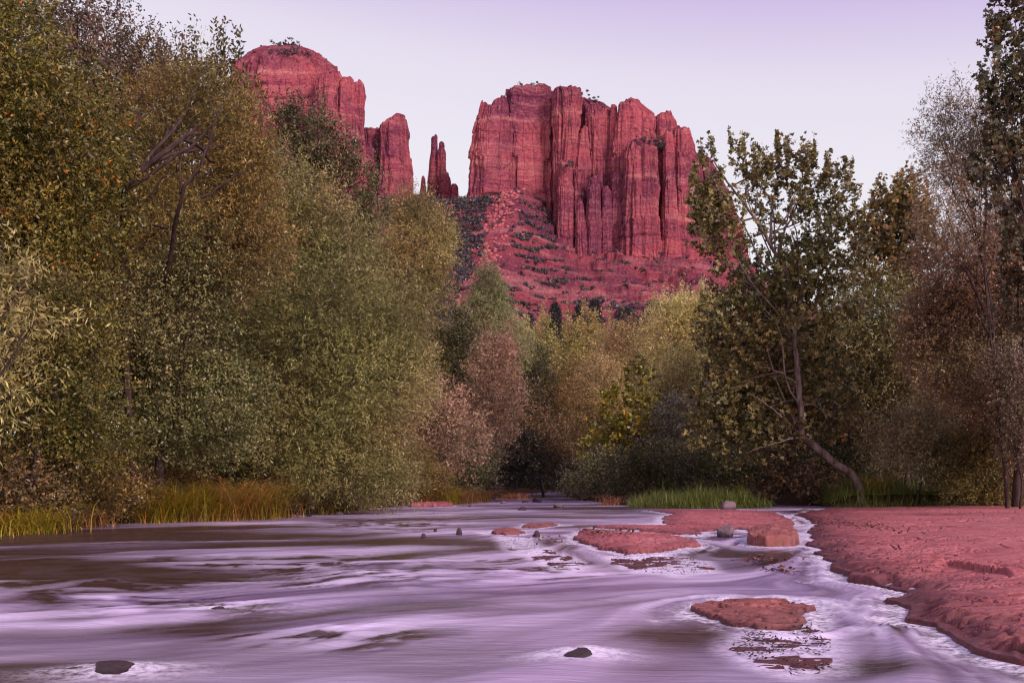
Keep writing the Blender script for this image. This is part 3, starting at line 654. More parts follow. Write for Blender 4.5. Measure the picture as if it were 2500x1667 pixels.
ta = mk('rubble', V, Q, m_t); tag(ta, 'pale fallen blocks spilling down the slope beside the sheer wall', 'rubble', kind='stuff')

# ================================================================ vegetation
def tubes(paths, sides=6):
    Vs, Qs, n = [], [], 0
    a = np.linspace(0, 2*pi, sides, endpoint=False)
    for P, R in paths:
        P = np.asarray(P, float); R = np.asarray(R, float)
        T = np.gradient(P, axis=0); T /= np.linalg.norm(T, axis=1, keepdims=True)+1e-9
        ref = np.where(np.abs(T[:, 2:3]) > 0.9, np.array([[1., 0, 0]]), np.array([[0., 0, 1]]))
        A = np.cross(T, ref); A /= np.linalg.norm(A, axis=1, keepdims=True)+1e-9
        B = np.cross(T, A)
        V = P[:, None]+R[:, None, None]*(np.cos(a)[None, :, None]*A[:, None]+np.sin(a)[None, :, None]*B[:, None])
        Vs.append(V.reshape(-1, 3)); Qs.append(gridq(len(P), sides, True)+n); n += V.shape[0]*sides
    return np.concatenate(Vs), np.concatenate(Qs)
def curve(a, b, n, r, wob=0.12, lift=0.15):
    t = np.linspace(0, 1, n)[:, None]; L = np.linalg.norm(b-a)
    P = a+(b-a)*t
    P = P+np.array((0, 0, 1.0))*(np.sin(t*pi)*lift*L*0.5)
    w = r.normal(0, 1, (3, 3))*wob*L*0.35
    for k in range(3): P = P+np.sin(t*pi*(k+1))*w[k]/(k+1)
    return P
def leaves(C0, T, k, tl, L, Wd, pal, wts, r, droop=0.0, spread=0.75, vary=0.35, lobed=False, flat=0.7):
    """sprays: C0 twig bases (m,3), T twig directions; k leaves each along a twig of length tl"""
    m = len(C0)
    s = (np.arange(k)+r.random((m, k)))/k
    tl = tl*(0.6+0.8*r.random((m, 1)))
    P = C0[:, None]+T[:, None]*(s*tl)[..., None]
    P[..., 2] -= droop*(s*tl)**2
    P = P+r.normal(0, 0.10, P.shape)*tl[..., None]
    d = T[:, None]*0.6+r.normal(0, spread, (m, k, 3)); d[..., 2] = (d[..., 2]-droop*0.8)*(0.3 if flat > 2 else 1.0)
    d /= np.linalg.norm(d, axis=-1, keepdims=True)
    nrm = r.normal(0, 0.8, (m, k, 3)); nrm[..., 2] += flat
    w = np.cross(d, nrm); w /= np.linalg.norm(w, axis=-1, keepdims=True)+1e-9
    ls = L*(0.65+0.7*r.random((m, k, 1))); ws = Wd*(0.7+0.6*r.random((m, k, 1)))
    pal = np.asarray(pal, float); wts = np.asarray(wts, float)/np.sum(wts)
    ci = r.choice(len(pal), (m, 1), p=wts); ci2 = r.choice(len(pal), (m, k), p=wts)
    ci = np.where(r.random((m, k)) < 0.55, ci, ci2)
    col = pal[ci]*(1-vary+2*vary*r.random((m, 1, 1)))*(0.75+0.5*r.random((m, k, 1)))
    if lobed:                                   # broad lobed leaf: three blades from one stalk
        out, cl = [], []
        for an, sc_ in ((0, 1.0), (0.95, 0.8), (-0.95, 0.8)):
            dd = d*math.cos(an)+w*math.sin(an); wwv = w*math.cos(an)-d*math.sin(an)
            out.append(np.stack([P, P+dd*ls*sc_*0.55+wwv*ws*0.32, P+dd*ls*sc_, P+dd*ls*sc_*0.55-wwv*ws*0.32], 2))
        V = np.stack(out, 2).reshape(-1, 3); nq = 3
    else:
        V = np.stack([P, P+d*ls*0.45+w*ws*0.5, P+d*ls, P+d*ls*0.45-w*ws*0.5], 2).reshape(-1, 3); nq = 1
    return V, np.repeat(col.reshape(-1, 3), 4*nq, 0)
LEAFK = {   # leaf length, width, twig length, leaves per twig, droop, lobed
    'willow': (0.13, 0.026, 0.55, 14, 0.25, False),
    'alder':  (0.10, 0.052, 0.45, 12, 0.05, False),
    'sycamore': (0.19, 0.17, 0.6, 9, 0.12, True),
    'ash':    (0.14, 0.06, 0.5, 12, 0.12, False),
    'fine':   (0.16, 0.05, 0.8, 16, 0.2, False),
}
def plant(name, cat, label, base, Y, lobes, pal, wts, leaf='alder', cover=2.2, size=1.0, seed=1, bark=None, grp=None,
          trunk_r=0.16, limbs=None, depth=0.85, stems=1, twig_up=0.5, tufts=None):
    r = np.random.default_rng(seed*101+5)
    L, Wd, tl, k, droop, lob = LEAFK[leaf]; L, Wd, tl = L*size, Wd*size, tl*size
    bx, by = base if isinstance(base, tuple) else (base, None)
    X0 = (bx-CX)/F*Y
    gz = float(ground_z(np.array([X0]), np.array([float(Y)]))[0]) if by is None else CAMH+(HOR-by)/F*Y
    gz = max(gz, -0.25)
    R0 = np.array((X0, Y, gz))
    crown, trunk = ('crown', 'trunk') if cat == 'tree' else ('foliage', 'stem')
    ro = root(name, R0); tag(ro, label, cat, grp)
    Cs, Ts, paths = [], [], []
    cl = []
    for lb in lobes:
        px, py, rx, ry = lb[:4]; cv = cover*(lb[4] if len(lb) > 4 else 1.0); dY = lb[5] if len(lb) > 5 else r.uniform(-0.5, 0.5)*rx/F*Y
        c = PX(px, py, Y+dY); ra, rb = rx/F*Y, ry/F*Y; rd = max(ra, rb)*depth
        cl.append((c, ra, rb, rd))
        area = L*Wd*(0.55 if not lob else 0.6)
        n = int(cv*1.75*pi*ra*rb/area/k*0.9)+4
        d = r.normal(size=(n, 3)); d /= np.linalg.norm(d, axis=1, keepdims=True)
        rad = r.random(n)**0.42
        bump = 0.60+0.76*fbm(d[:, 0]*2.6+seed, d[:, 1]*2.6, d[:, 2]*2.6+px*0.01, o=3, s=seed+3)
        # gather the twigs in clumps so gaps open between them
        nc = max(6, n//9); cd = r.normal(size=(nc, 3)); cd /= np.linalg.norm(cd, axis=1, keepdims=True)
        pick = r.integers(0, nc, n); d2 = cd[pick]+0.30*r.normal(size=(n, 3)); d2 /= np.linalg.norm(d2, axis=1, keepdims=True)
        rc = (r.random(nc)**0.4)[pick]*(0.85+0.3*r.random(n))
        use = r.random(n) < 0.55
        dd = np.where(use[:, None], d2, d); rad = np.where(use, rc, rad)*bump
        pts = c+dd*rad[:, None]*np.array((ra, rd, rb))
        tw = dd+np.array((0, 0, twig_up))+r.normal(0, 0.35, dd.shape); tw /= np.linalg.norm(tw, axis=1, keepdims=True)
        ok = pts[:, 2] > max(gz, -0.02)+0.02
        Cs.append(pts[ok]); Ts.append(tw[ok])
        # upright shoots breaking the outline
        if tufts:
            m = int(tufts*ra*3)+2
            xx = r.uniform(-1, 1, m); tp = c+np.stack([xx*ra, r.uniform(-.6, .6, m)*rd, np.sqrt(np.maximum(0, 1-xx**2))*rb*0.95], -1)
            for q_ in range(3):
                Cs.append(tp+np.array((0, 0, tl*0.55*q_))); Ts.append(np.tile(np.array((0, 0, 1.0)), (m, 1))+r.normal(0, 0.2, (m, 3)))
    Cs, Ts = np.concatenate(Cs), np.concatenate(Ts)
    V, col = leaves(Cs, Ts, k, tl, L, Wd, pal, wts, r, droop, lobed=lob)
    f_ = 1.6/(1.2+Y*0.02)
    g1 = fbm(V[:, 0]*f_*0.5, V[:, 1]*f_*0.5, V[:, 2]*f_*0.5, o=2, s=seed+50); g2 = fbm(V[:, 0]*f_*0.4, V[:, 1]*f_*0.4, V[:, 2]*f_*0.4, o=2, s=seed+60)-0.5
    col = col*(0.45+1.15*g1)[:, None]*np.stack([1+0.30*g2, 1-0.12*g2, 1+0.2*g2], -1)
    mk(crown, V-R0, np.arange(len(V)).reshape(-1, 4), M_LEAF, ro, col=col)
    # trunk, limbs and boughs
    ctr = np.mean([c[0] for c in cl], axis=0)
    if limbs:
        for pts, r0, r1 in limbs:
            P = np.array([PX(p[0], p[1], Y+(p[2] if len(p) > 2 else 0)) for p in pts])
            tt_ = np.linspace(0, len(P)-1, len(P)*4); P = np.stack([np.interp(tt_, np.arange(len(P)), P[:, j]) for j in range(3)], -1)
            P[1:-1] = (P[:-2]+P[1:-1]*2+P[2:])/4
            P = P+r.normal(0, 0.02, P.shape); paths.append((P, np.linspace(r0, r1, len(P))))
        spine = paths[0][0]
    else:
        topc = max(cl, key=lambda q: q[0][2])[0]
        spine = curve(R0-np.array((0, 0, 0.3)), R0*0.35+topc*0.35+ctr*0.3, 14, r, 0.10, 0.0)
        paths.append((spine, np.linspace(trunk_r, trunk_r*0.35, 14)))
    for c, ra, rb, rd in cl:
        i = min(int(len(spine)*r.uniform(0.25, 0.95)), len(spine)-1)
        j = int(np.argmin(np.linalg.norm(spine-c, axis=1)+np.abs(np.arange(len(spine))-i)*0.05))
        a = spine[min(j, i)]
        Pm = curve(a, c, 10, r, 0.14, 0.1); paths.append((Pm, np.linspace(trunk_r*0.30, trunk_r*0.09, 10)))
        for q_ in range(5):
            e = c+r.normal(0, 0.45, 3)*np.array((ra, rd, rb)); b0 = Pm[r.integers(4, 10)]
            paths.append((curve(b0, e, 6, r, 0.15, 0.1), np.linspace(trunk_r*0.09, trunk_r*0.02, 6)))
    V, Q = tubes(paths)
    mk(trunk, V-R0, Q, bark or M_BARK, ro, smooth=True)
    return ro

OLIVE = [(0.2161, 0.1455, 0.0385), (0.1662, 0.1218, 0.0333), (0.2826, 0.1856, 0.0513), (0.1247, 0.0891, 0.0308), (0.3325, 0.1559, 0.0359)]
OW = [4, 4, 2.5, 3, 0.25]
GREEN = [(0.1156, 0.0979, 0.0216), (0.0884, 0.0759, 0.0198), (0.1768, 0.1408, 0.027), (0.2176, 0.1469, 0.027), (0.5712, 0.1591, 0.018)]
GW = [4, 4, 3, 2, 0.22]
PURP = [(0.1105, 0.066, 0.0495), (0.156, 0.096, 0.066), (0.0975, 0.072, 0.0385), (0.169, 0.084, 0.066)]
PW = [3, 2, 3, 1]
TAN = [(0.3719, 0.2583, 0.1035), (0.3161, 0.2138, 0.0862), (0.4462, 0.3029, 0.1294), (0.2231, 0.1604, 0.069)]
TW = [3, 3, 2, 2]
PALE = [(0.4968, 0.3922, 0.1466), (0.4048, 0.3283, 0.1294), (0.5704, 0.456, 0.1898), (0.2944, 0.2371, 0.0949)]
YG = [(0.39, 0.2941, 0.0825), (0.3, 0.2326, 0.075), (0.45, 0.3557, 0.12), (0.21, 0.1642, 0.06)]
PINK = [(0.3665, 0.1999, 0.1311), (0.2932, 0.1629, 0.1035), (0.4399, 0.2814, 0.207), (0.2199, 0.1333, 0.069)]
RUST = [(0.1913, 0.1069, 0.0484), (0.1275, 0.0855, 0.0424), (0.2422, 0.1425, 0.0605), (0.102, 0.0784, 0.0363)]
DARK = [(0.0604, 0.056, 0.0231), (0.0862, 0.0727, 0.0264), (0.1121, 0.0879, 0.0308), (0.0517, 0.0425, 0.0242)]
BLUE = [(0.0896, 0.0888, 0.041), (0.1232, 0.1134, 0.0486), (0.224, 0.1796, 0.0918), (0.0896, 0.0662, 0.0378)]
W4 = [3, 3, 2, 2]
SHADE = [(0.035, 0.031, 0.022), (0.025, 0.022, 0.017), (0.05, 0.042, 0.028), (0.03, 0.024, 0.02)]  # canopy shade at the creek mouth and beyond, painted into darkened leaf colours

# ---- left bank
GL = 'trees along the left bank'
plant('ash_tree', 'tree', 'tall green-leaved tree with a few orange leaves cut off by the left frame edge', -60, 27,
      [(60, 250, 140, 190), (190, 330, 130, 150), (40, 480, 150, 180), (200, 520, 150, 170), (20, 90, 120, 150, .8), (110, 680, 170, 190), (-60, 350, 140, 300)],
      GREEN, GW, 'ash', 2.4, 0.88, 1, grp=GL, trunk_r=0.25, tufts=1.2)
plant('cottonwood_tree', 'tree', 'tall thin-leaved purplish tree with sky showing through its ragged top', 120, 34,
      [(190, 40, 110, 120, .75), (290, 150, 90, 90, .8), (110, 0, 120, 130, .7), (230, 200, 130, 100, .9), (390, 195, 90, 70, .8), (60, 140, 120, 120, .8), (330, 260, 150, 110)],
      PURP, PW, 'alder', 1.7, 1.1, 2, grp=GL, trunk_r=0.22, tufts=2.5)
plant('willow_tree', 'tree', 'brown-olive willow with dark slanting boughs showing through its thin middle', (330, 1230), 31,
      [(440, 280, 170, 100), (575, 350, 70, 110), (330, 400, 100, 130, .6), (590, 470, 90, 140), (500, 250, 120, 70), (430, 420, 120, 90, .3), (620, 400, 50, 100), (420, 560, 200, 110), (600, 600, 120, 120)],
      [(0.24, 0.1519, 0.042), (0.192, 0.1287, 0.0368), (0.288, 0.1938, 0.0525), (0.16, 0.1085, 0.042)], W4, 'willow', 2.1, 1.05, 3, grp=GL, trunk_r=0.2,
      limbs=[([(330, 1230, -1.0), (310, 900, -1.0), (300, 600, -1.0), (302, 462, -3.2), (340, 420, -3.2), (400, 378, -3.2), (450, 335, -3.2), (490, 300, -3.0)], 0.121, 0.032),
             ([(300, 600, -1.0), (310, 450, -3.2), (325, 340, -3.2), (345, 270, -3.2)], 0.075, 0.024), ([(302, 462, -3.2), (350, 440, -3.2), (400, 400, -3.2), (470, 360, -3.2), (520, 300, -3.2)], 0.068, 0.024),
             ([(400, 700, -1.0), (440, 475, -3.2), (490, 410, -3.2), (510, 340, -3.2), (530, 280, -3.2)], 0.068, 0.020), ([(440, 475, -3.2), (440, 400, -3.2), (445, 320, -3.2)], 0.038, 0.016), ([(490, 485, -3.2), (560, 440, -3.2), (620, 400, -3.2)], 0.038, 0.016)], tufts=1.0)
plant('ash_tree', 'tree', 'dark leafy shoots poking up beside the domed butte', (480, 900), 36,
      [(480, 185, 38, 30, .8), (536, 165, 16, 40, .9), (567, 172, 20, 30, .9), (505, 215, 50, 30), (560, 215, 40, 30), (430, 200, 40, 30, .7)],
      DARK, W4, 'ash', 1.7, 1.3, 4, grp=GL, trunk_r=0.12, tufts=1.0)
plant('ash_tree', 'tree', 'dark green broad-leaved tree in front of the domed butte', (840, 1100), 48,
      [(690, 300, 40, 38), (775, 335, 55, 60), (825, 400, 50, 55), (700, 365, 55, 60), (885, 440, 42, 50, .75), (905, 520, 42, 50, .7), (850, 560, 70, 55), (770, 450, 70, 60), (740, 300, 25, 30, .6)],
      [(0.088, 0.0853, 0.0368), (0.112, 0.0961, 0.0399), (0.144, 0.1162, 0.0473), (0.072, 0.062, 0.0336)], W4, 'ash', 3.0, 1.1, 5, grp=GL, trunk_r=0.16, tufts=0.8)
plant('willow_tree', 'tree', 'huge yellow-olive willow bulging out over the creek', (760, 1240), 37,
      [(740, 540, 110, 110), (650, 470, 80, 110), (840, 640, 110, 120), (640, 680, 160, 160), (780, 790, 190, 160), (960, 790, 90, 120), (600, 860, 170, 160), (860, 930, 170, 150), (700, 1040, 200, 130), (910, 1080, 100, 110), (1000, 920, 70, 110), (820, 1150, 150, 70), (620, 1100, 120, 90), (950, 1170, 70, 60)],
      [(0.23, 0.195, 0.065), (0.18, 0.16, 0.055), (0.29, 0.235, 0.085), (0.13, 0.115, 0.045)], W4, 'willow', 2.4, 1.1, 6, grp=GL, trunk_r=0.28, tufts=0.8)
plant('alder_tree', 'tree', 'dense dark olive tree above the tall bank grass', (380, 1230), 31,
      [(420, 760, 160, 150), (290, 860, 150, 140), (450, 940, 160, 130), (500, 1060, 140, 80), (290, 1020, 150, 110), (520, 640, 130, 110), (560, 980, 110, 100)],
      [(0.17, 0.155, 0.055), (0.13, 0.12, 0.045), (0.23, 0.19, 0.075), (0.09, 0.08, 0.035)], W4, 'alder', 2.4, 0.98, 7, grp=GL, trunk_r=0.2)
plant('alder_tree', 'tree', 'shadowy dark-leaved tree low at the left edge behind the pale willow sprays', (60, 1260), 26,
      [(120, 900, 170, 150), (40, 1050, 160, 100), (220, 1080, 130, 80), (150, 770, 140, 110), (10, 800, 120, 160)],
      [(0.16, 0.1271, 0.0294), (0.12, 0.0961, 0.0252), (0.208, 0.155, 0.0368), (0.096, 0.0697, 0.0252), (0.384, 0.1705, 0.0315)], [4, 4, 2, 3, .2], 'alder', 2.4, 0.95, 8, grp=GL, trunk_r=0.2)
plant('willow_tree', 'tree', 'nearest willow hanging pale green narrow-leaved sprays in from the left edge', (-300, 1330), 21,
      [(0, 650, 60, 70, .8), (60, 700, 60, 50, .7), (10, 780, 80, 50, .9), (90, 780, 60, 30, .6), (-20, 900, 70, 60, .8), (30, 960, 50, 40, .7), (-120, 800, 120, 220)],
      [(0.32, 0.2635, 0.0893), (0.256, 0.217, 0.0735), (0.4, 0.3255, 0.126), (0.192, 0.155, 0.0525)], W4, 'willow', 1.2, 1.3, 9, grp=GL, trunk_r=0.15, twig_up=0.15)
plant('willow_tree', 'tree', 'rounded soft willow in front of the gap with the rock spires', (1010, 1200), 62,
      [(960, 560, 70, 70), (1035, 570, 70, 70), (1000, 640, 100, 70), (985, 520, 30, 30), (1075, 600, 35, 55), (950, 660, 80, 70), (1030, 520, 35, 30), (1010, 720, 90, 60), (960, 760, 80, 80)],
      [(0.2797, 0.2053, 0.0691), (0.2355, 0.176, 0.0598), (0.3238, 0.242, 0.0864), (0.1766, 0.132, 0.0531)], W4, 'fine', 2.3, 0.9, 10, grp=GL, trunk_r=0.18, tufts=1.2)
GB = 'dense trees standing behind the left bank'
for i, (bx_, Y_, lb) in enumerate(((40, 46, [(60, 600, 240, 260), (0, 300, 220, 250), (120, 850, 200, 160)]), (300, 48, [(300, 620, 200, 260), (260, 380, 160, 170)]), (520, 50, [(520, 680, 190, 260), (500, 420, 120, 150)]), (740, 54, [(740, 820, 180, 220), (700, 640, 110, 130)]), (930, 66, [(940, 900, 150, 200)]))):
    plant('alder_tree', 'tree', ['dense backing tree behind the tall left-edge tree', 'dense backing tree behind the willow with dark boughs', 'dense backing tree between the two willows', 'dense backing tree behind the yellow-olive willow', 'dense backing tree below the rounded soft willow'][i],
          bx_, Y_, lb+[(bx_+20, 1020, 200, 160)], OLIVE[:4], W4, 'alder', 3.2, 2.2, 20+i, grp=GB, trunk_r=0.2)
plant('alder_tree', 'tree', 'full green tree standing beyond the left frame edge on the bank', -420, 33, [(-330, 500, 170, 260), (-480, 700, 200, 260), (-300, 900, 150, 200), (-420, 250, 160, 200)], OLIVE[:4], W4, 'alder', 2.2, 2.0, 29, grp=GB, trunk_r=0.2)
plant('shrub', 'shrub', 'leafy bush beyond the left frame edge by the water', -250, 25, [(-200, 1150, 120, 110), (-330, 1080, 140, 160)], OLIVE[:4], W4, 'alder', 2.0, 1.5, 39, grp='bushes along the waterline', trunk_r=0.06)
GU = 'bushes along the waterline'
for i, (lab, bx_, Y_, lb, pl, lf) in enumerate((
    ('brown bush hanging over the water in the left corner', 60, 25.5, [(50, 1180, 110, 70), (-40, 1200, 90, 80), (110, 1230, 80, 40)], RUST, 'alder'),
    ('dark bush beside the left-corner brown bush', 210, 28, [(200, 1170, 100, 70), (260, 1220, 80, 40)], OLIVE[:4], 'alder'),
    ('reddish bush at the start of the tall bank grass', 330, 30.5, [(330, 1200, 80, 50), (290, 1240, 60, 25)], RUST, 'willow'),
    ('dark bush leaning over the shaded notch past the tall grass', 660, 36.5, [(650, 1160, 90, 70), (700, 1210, 60, 40)], DARK, 'alder'),
    ('yellowish bush trailing down to the reddish waterline stone', 860, 41, [(830, 1190, 110, 50), (900, 1200, 60, 40), (780, 1220, 70, 30)], OLIVE[:4], 'willow'),
    ('pink-tipped bush below the rounded soft willow', 1080, 53, [(1060, 980, 75, 60), (1110, 1070, 80, 80), (1050, 1090, 80, 80), (1030, 1010, 50, 60)], PINK, 'fine'),
    ('grey-green bush drooping at the shaded creek mouth', 1140, 58, [(1140, 1150, 70, 55), (1180, 1120, 50, 50), (1090, 1170, 60, 50)], BLUE, 'fine'),
    ('low dark bush behind the bright clump of tall grass', 440, 36, [(400, 1150, 90, 60), (470, 1130, 90, 70), (340, 1140, 80, 70)], OLIVE[:4], 'alder'),
    ('low dark bush behind the orange reeds', 570, 37, [(560, 1120, 90, 70), (620, 1160, 80, 50)], DARK, 'alder'),
    ('low bush under the shadowy tree at the left edge', 120, 29, [(140, 1120, 120, 60), (20, 1130, 100, 60)], DARK, 'alder'),
    ('low bush under the yellow-olive willow', 760, 42, [(720, 1150, 110, 60), (800, 1140, 90, 60)], DARK, 'alder'),
    ('olive bush on the bank behind the low red ledge', 1010, 50, [(990, 1150, 70, 70), (1040, 1180, 60, 40)], OLIVE[:4], 'willow'),
    )):
    plant('shrub', 'shrub', lab, bx_, Y_, lb, pl, W4, lf, 2.0, 1.0, 40+i, grp=GU, trunk_r=0.06)

# ---- middle distance
GM = 'trees at the bend of the creek'
for i, (lab, bx_, Y_, lb, pl, lf, cv, sz) in enumerate((
    ('pink-brown feathery tree with silvery top', 1200, 64, [(1210, 860, 40, 35), (1200, 920, 60, 60), (1215, 980, 65, 80), (1180, 1050, 70, 70), (1245, 870, 25, 40, .7)], PINK, 'fine', 2.0, .95),
    ('cone-shaped pale olive willow standing in front of the slope', 1180, 76, [(1192, 680, 22, 32), (1190, 725, 42, 48), (1185, 775, 65, 60), (1170, 830, 85, 70), (1220, 850, 70, 80), (1130, 860, 60, 70)], [(0.26, 0.225, 0.105), (0.21, 0.185, 0.085), (0.31, 0.27, 0.14), (0.14, 0.12, 0.06)], 'fine', 4.5, 0.85),
    ('dark green tree at the shoulder of the cone-shaped willow', 1115, 68, [(1105, 800, 45, 50), (1120, 870, 55, 70), (1140, 960, 60, 80)], DARK, 'alder', 2.2, 1.5),
    ('small cream-coloured tree right against the cone-shaped willow', 1262, 108, [(1262, 800, 32, 38), (1255, 860, 48, 60), (1270, 950, 60, 80)], PALE, 'fine', 2.2, 1.3),
    ('pointed yellow-green poplar, first of the spiky row', 1325, 100, [(1325, 780, 14, 26), (1325, 820, 32, 40), (1320, 880, 46, 60), (1315, 960, 56, 80)], YG, 'alder', 2.2, 2.0),
    ('slim yellow-green poplar in the middle of the spiky row', 1390, 102, [(1390, 790, 12, 22), (1390, 825, 28, 35), (1395, 880, 44, 60)], YG, 'alder', 2.2, 2.0),
    ('taller green-gold poplar under the dark conifer', 1442, 104, [(1440, 770, 22, 24), (1440, 810, 34, 40), (1445, 880, 50, 60)], YG, 'fine', 2.2, 1.5),
    ('soft tan tree left of the bright yellow-green one', 1515, 96, [(1505, 800, 38, 34), (1540, 820, 40, 40), (1525, 880, 66, 70), (1500, 960, 60, 80)], TAN, 'fine', 2.2, 1.2),
    ('bright yellow-green tree at the foot of the big pale willow', 1580, 88, [(1585, 790, 24, 34), (1580, 840, 42, 50), (1575, 910, 55, 70)], YG, 'alder', 2.2, 1.6),
    ('big pale feathery willow glowing in front of the red slope', 1680, 80, [(1635, 745, 45, 40), (1690, 745, 55, 50), (1640, 810, 75, 70), (1720, 810, 80, 80), (1660, 900, 90, 80), (1750, 740, 50, 50)], PALE, 'fine', 2.3, 1.05),
    ('orange-tan tree over the dark creek mouth', 1385, 84, [(1390, 920, 60, 60), (1355, 980, 60, 70), (1400, 1010, 60, 60)], [(0.2992, 0.1694, 0.0504), (0.2448, 0.1472, 0.0504), (0.3536, 0.2209, 0.063), (0.1904, 0.1325, 0.0504)], 'alder', 2.0, 1.5),
    ('grey-olive tree beside the orange-tan one', 1465, 78, [(1465, 920, 60, 70), (1450, 1010, 75, 80), (1500, 990, 60, 70)], TAN, 'fine', 2.2, 1.0),
    ('dusky tree behind the leaning sycamore crown', 1680, 70, [(1680, 930, 80, 80), (1640, 1010, 80, 80), (1720, 1010, 80, 90)], [(0.264, 0.1977, 0.0694), (0.216, 0.1628, 0.0568), (0.336, 0.2558, 0.0946), (0.168, 0.128, 0.0504)], 'fine', 2.2, 1.0),
    ('reddish brown tree over the shaded rapids', 1330, 74, [(1320, 1080, 70, 60), (1370, 1120, 60, 60), (1290, 1040, 50, 60)], RUST, 'alder', 2.0, 1.5),
    )):
    if Y_ > 77: lb = [(q[0], q[1]+24)+tuple(q[2:]) for q in lb]
    plant('willow_tree' if lf == 'fine' else 'poplar_tree', 'tree', lab, bx_, Y_, lb, pl, W4, lf, cv, sz, 60+i, grp=GM, trunk_r=0.14, tufts=1.0)
for i, (lab, bx_, Y_, lb, pl, lf, cv, sz) in enumerate((
    ('climbing green and gold broad-leaved vine in the middle trees', 1520, 66, [(1557, 925, 28, 36), (1560, 985, 32, 40), (1510, 1000, 38, 45), (1480, 1040, 45, 40), (1555, 1060, 50, 50), (1460, 1100, 40, 35)], [(0.224, 0.1783, 0.021), (0.16, 0.1395, 0.021), (0.384, 0.2325, 0.0263), (0.112, 0.1008, 0.021)], 'sycamore', 1.6, 1.0),
    ('silver-grey shrub beside the green and gold vine', 1640, 64, [(1640, 1010, 50, 45), (1650, 1070, 60, 60)], BLUE, 'fine', 1.8, .9),
    ('dark bush right of the creek mouth', 1450, 63, [(1430, 1170, 60, 45), (1480, 1150, 70, 60), (1420, 1200, 50, 25)], BLUE, 'alder', 2.0, 1.3),
    ('dark bush with a tan top behind the green grass patch', 1560, 58, [(1540, 1150, 60, 50), (1600, 1130, 60, 60), (1570, 1190, 80, 35)], DARK, 'alder', 2.0, 1.2),
    ('blue-black thicket behind the right end of the green grass patch', 1720, 57, [(1700, 1150, 90, 70), (1780, 1160, 80, 70), (1660, 1180, 60, 50), (1840, 1180, 80, 60)], DARK, 'alder', 2.2, 1.3),
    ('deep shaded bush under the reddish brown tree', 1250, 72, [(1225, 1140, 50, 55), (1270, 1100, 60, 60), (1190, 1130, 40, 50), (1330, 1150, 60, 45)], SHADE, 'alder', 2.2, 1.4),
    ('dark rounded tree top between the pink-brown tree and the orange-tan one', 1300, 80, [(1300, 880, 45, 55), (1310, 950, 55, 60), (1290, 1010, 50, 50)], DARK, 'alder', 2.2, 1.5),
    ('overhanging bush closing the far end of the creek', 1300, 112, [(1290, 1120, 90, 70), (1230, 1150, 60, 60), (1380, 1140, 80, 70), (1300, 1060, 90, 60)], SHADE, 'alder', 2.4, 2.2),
    )):
    plant('shrub', 'shrub', lab, bx_, Y_, lb, [(0.17, 0.15, 0.11), (0.12, 0.105, 0.075), (0.08, 0.07, 0.05), (0.22, 0.195, 0.15)] if 'silver' in lab else pl, W4, lf, cv, sz, 90+i, grp='shrubs around the bend of the creek', trunk_r=0.06)
GB2 = 'dense trees closing the view beyond the bend'
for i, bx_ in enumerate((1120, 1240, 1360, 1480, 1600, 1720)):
    plant('alder_tree', 'tree', 'dark backing tree beyond the bend, behind the '+['pink-tipped bush', 'pink-brown feathery tree', 'orange-tan tree', 'grey-olive tree', 'green and gold vine', 'dusky tree'][i], bx_, 122, [(bx_, 980, 90, 120), (bx_+10, 1100, 90, 80)], SHADE, W4, 'alder', 2.4, 3.4, 110+i, grp=GB2, trunk_r=0.15)

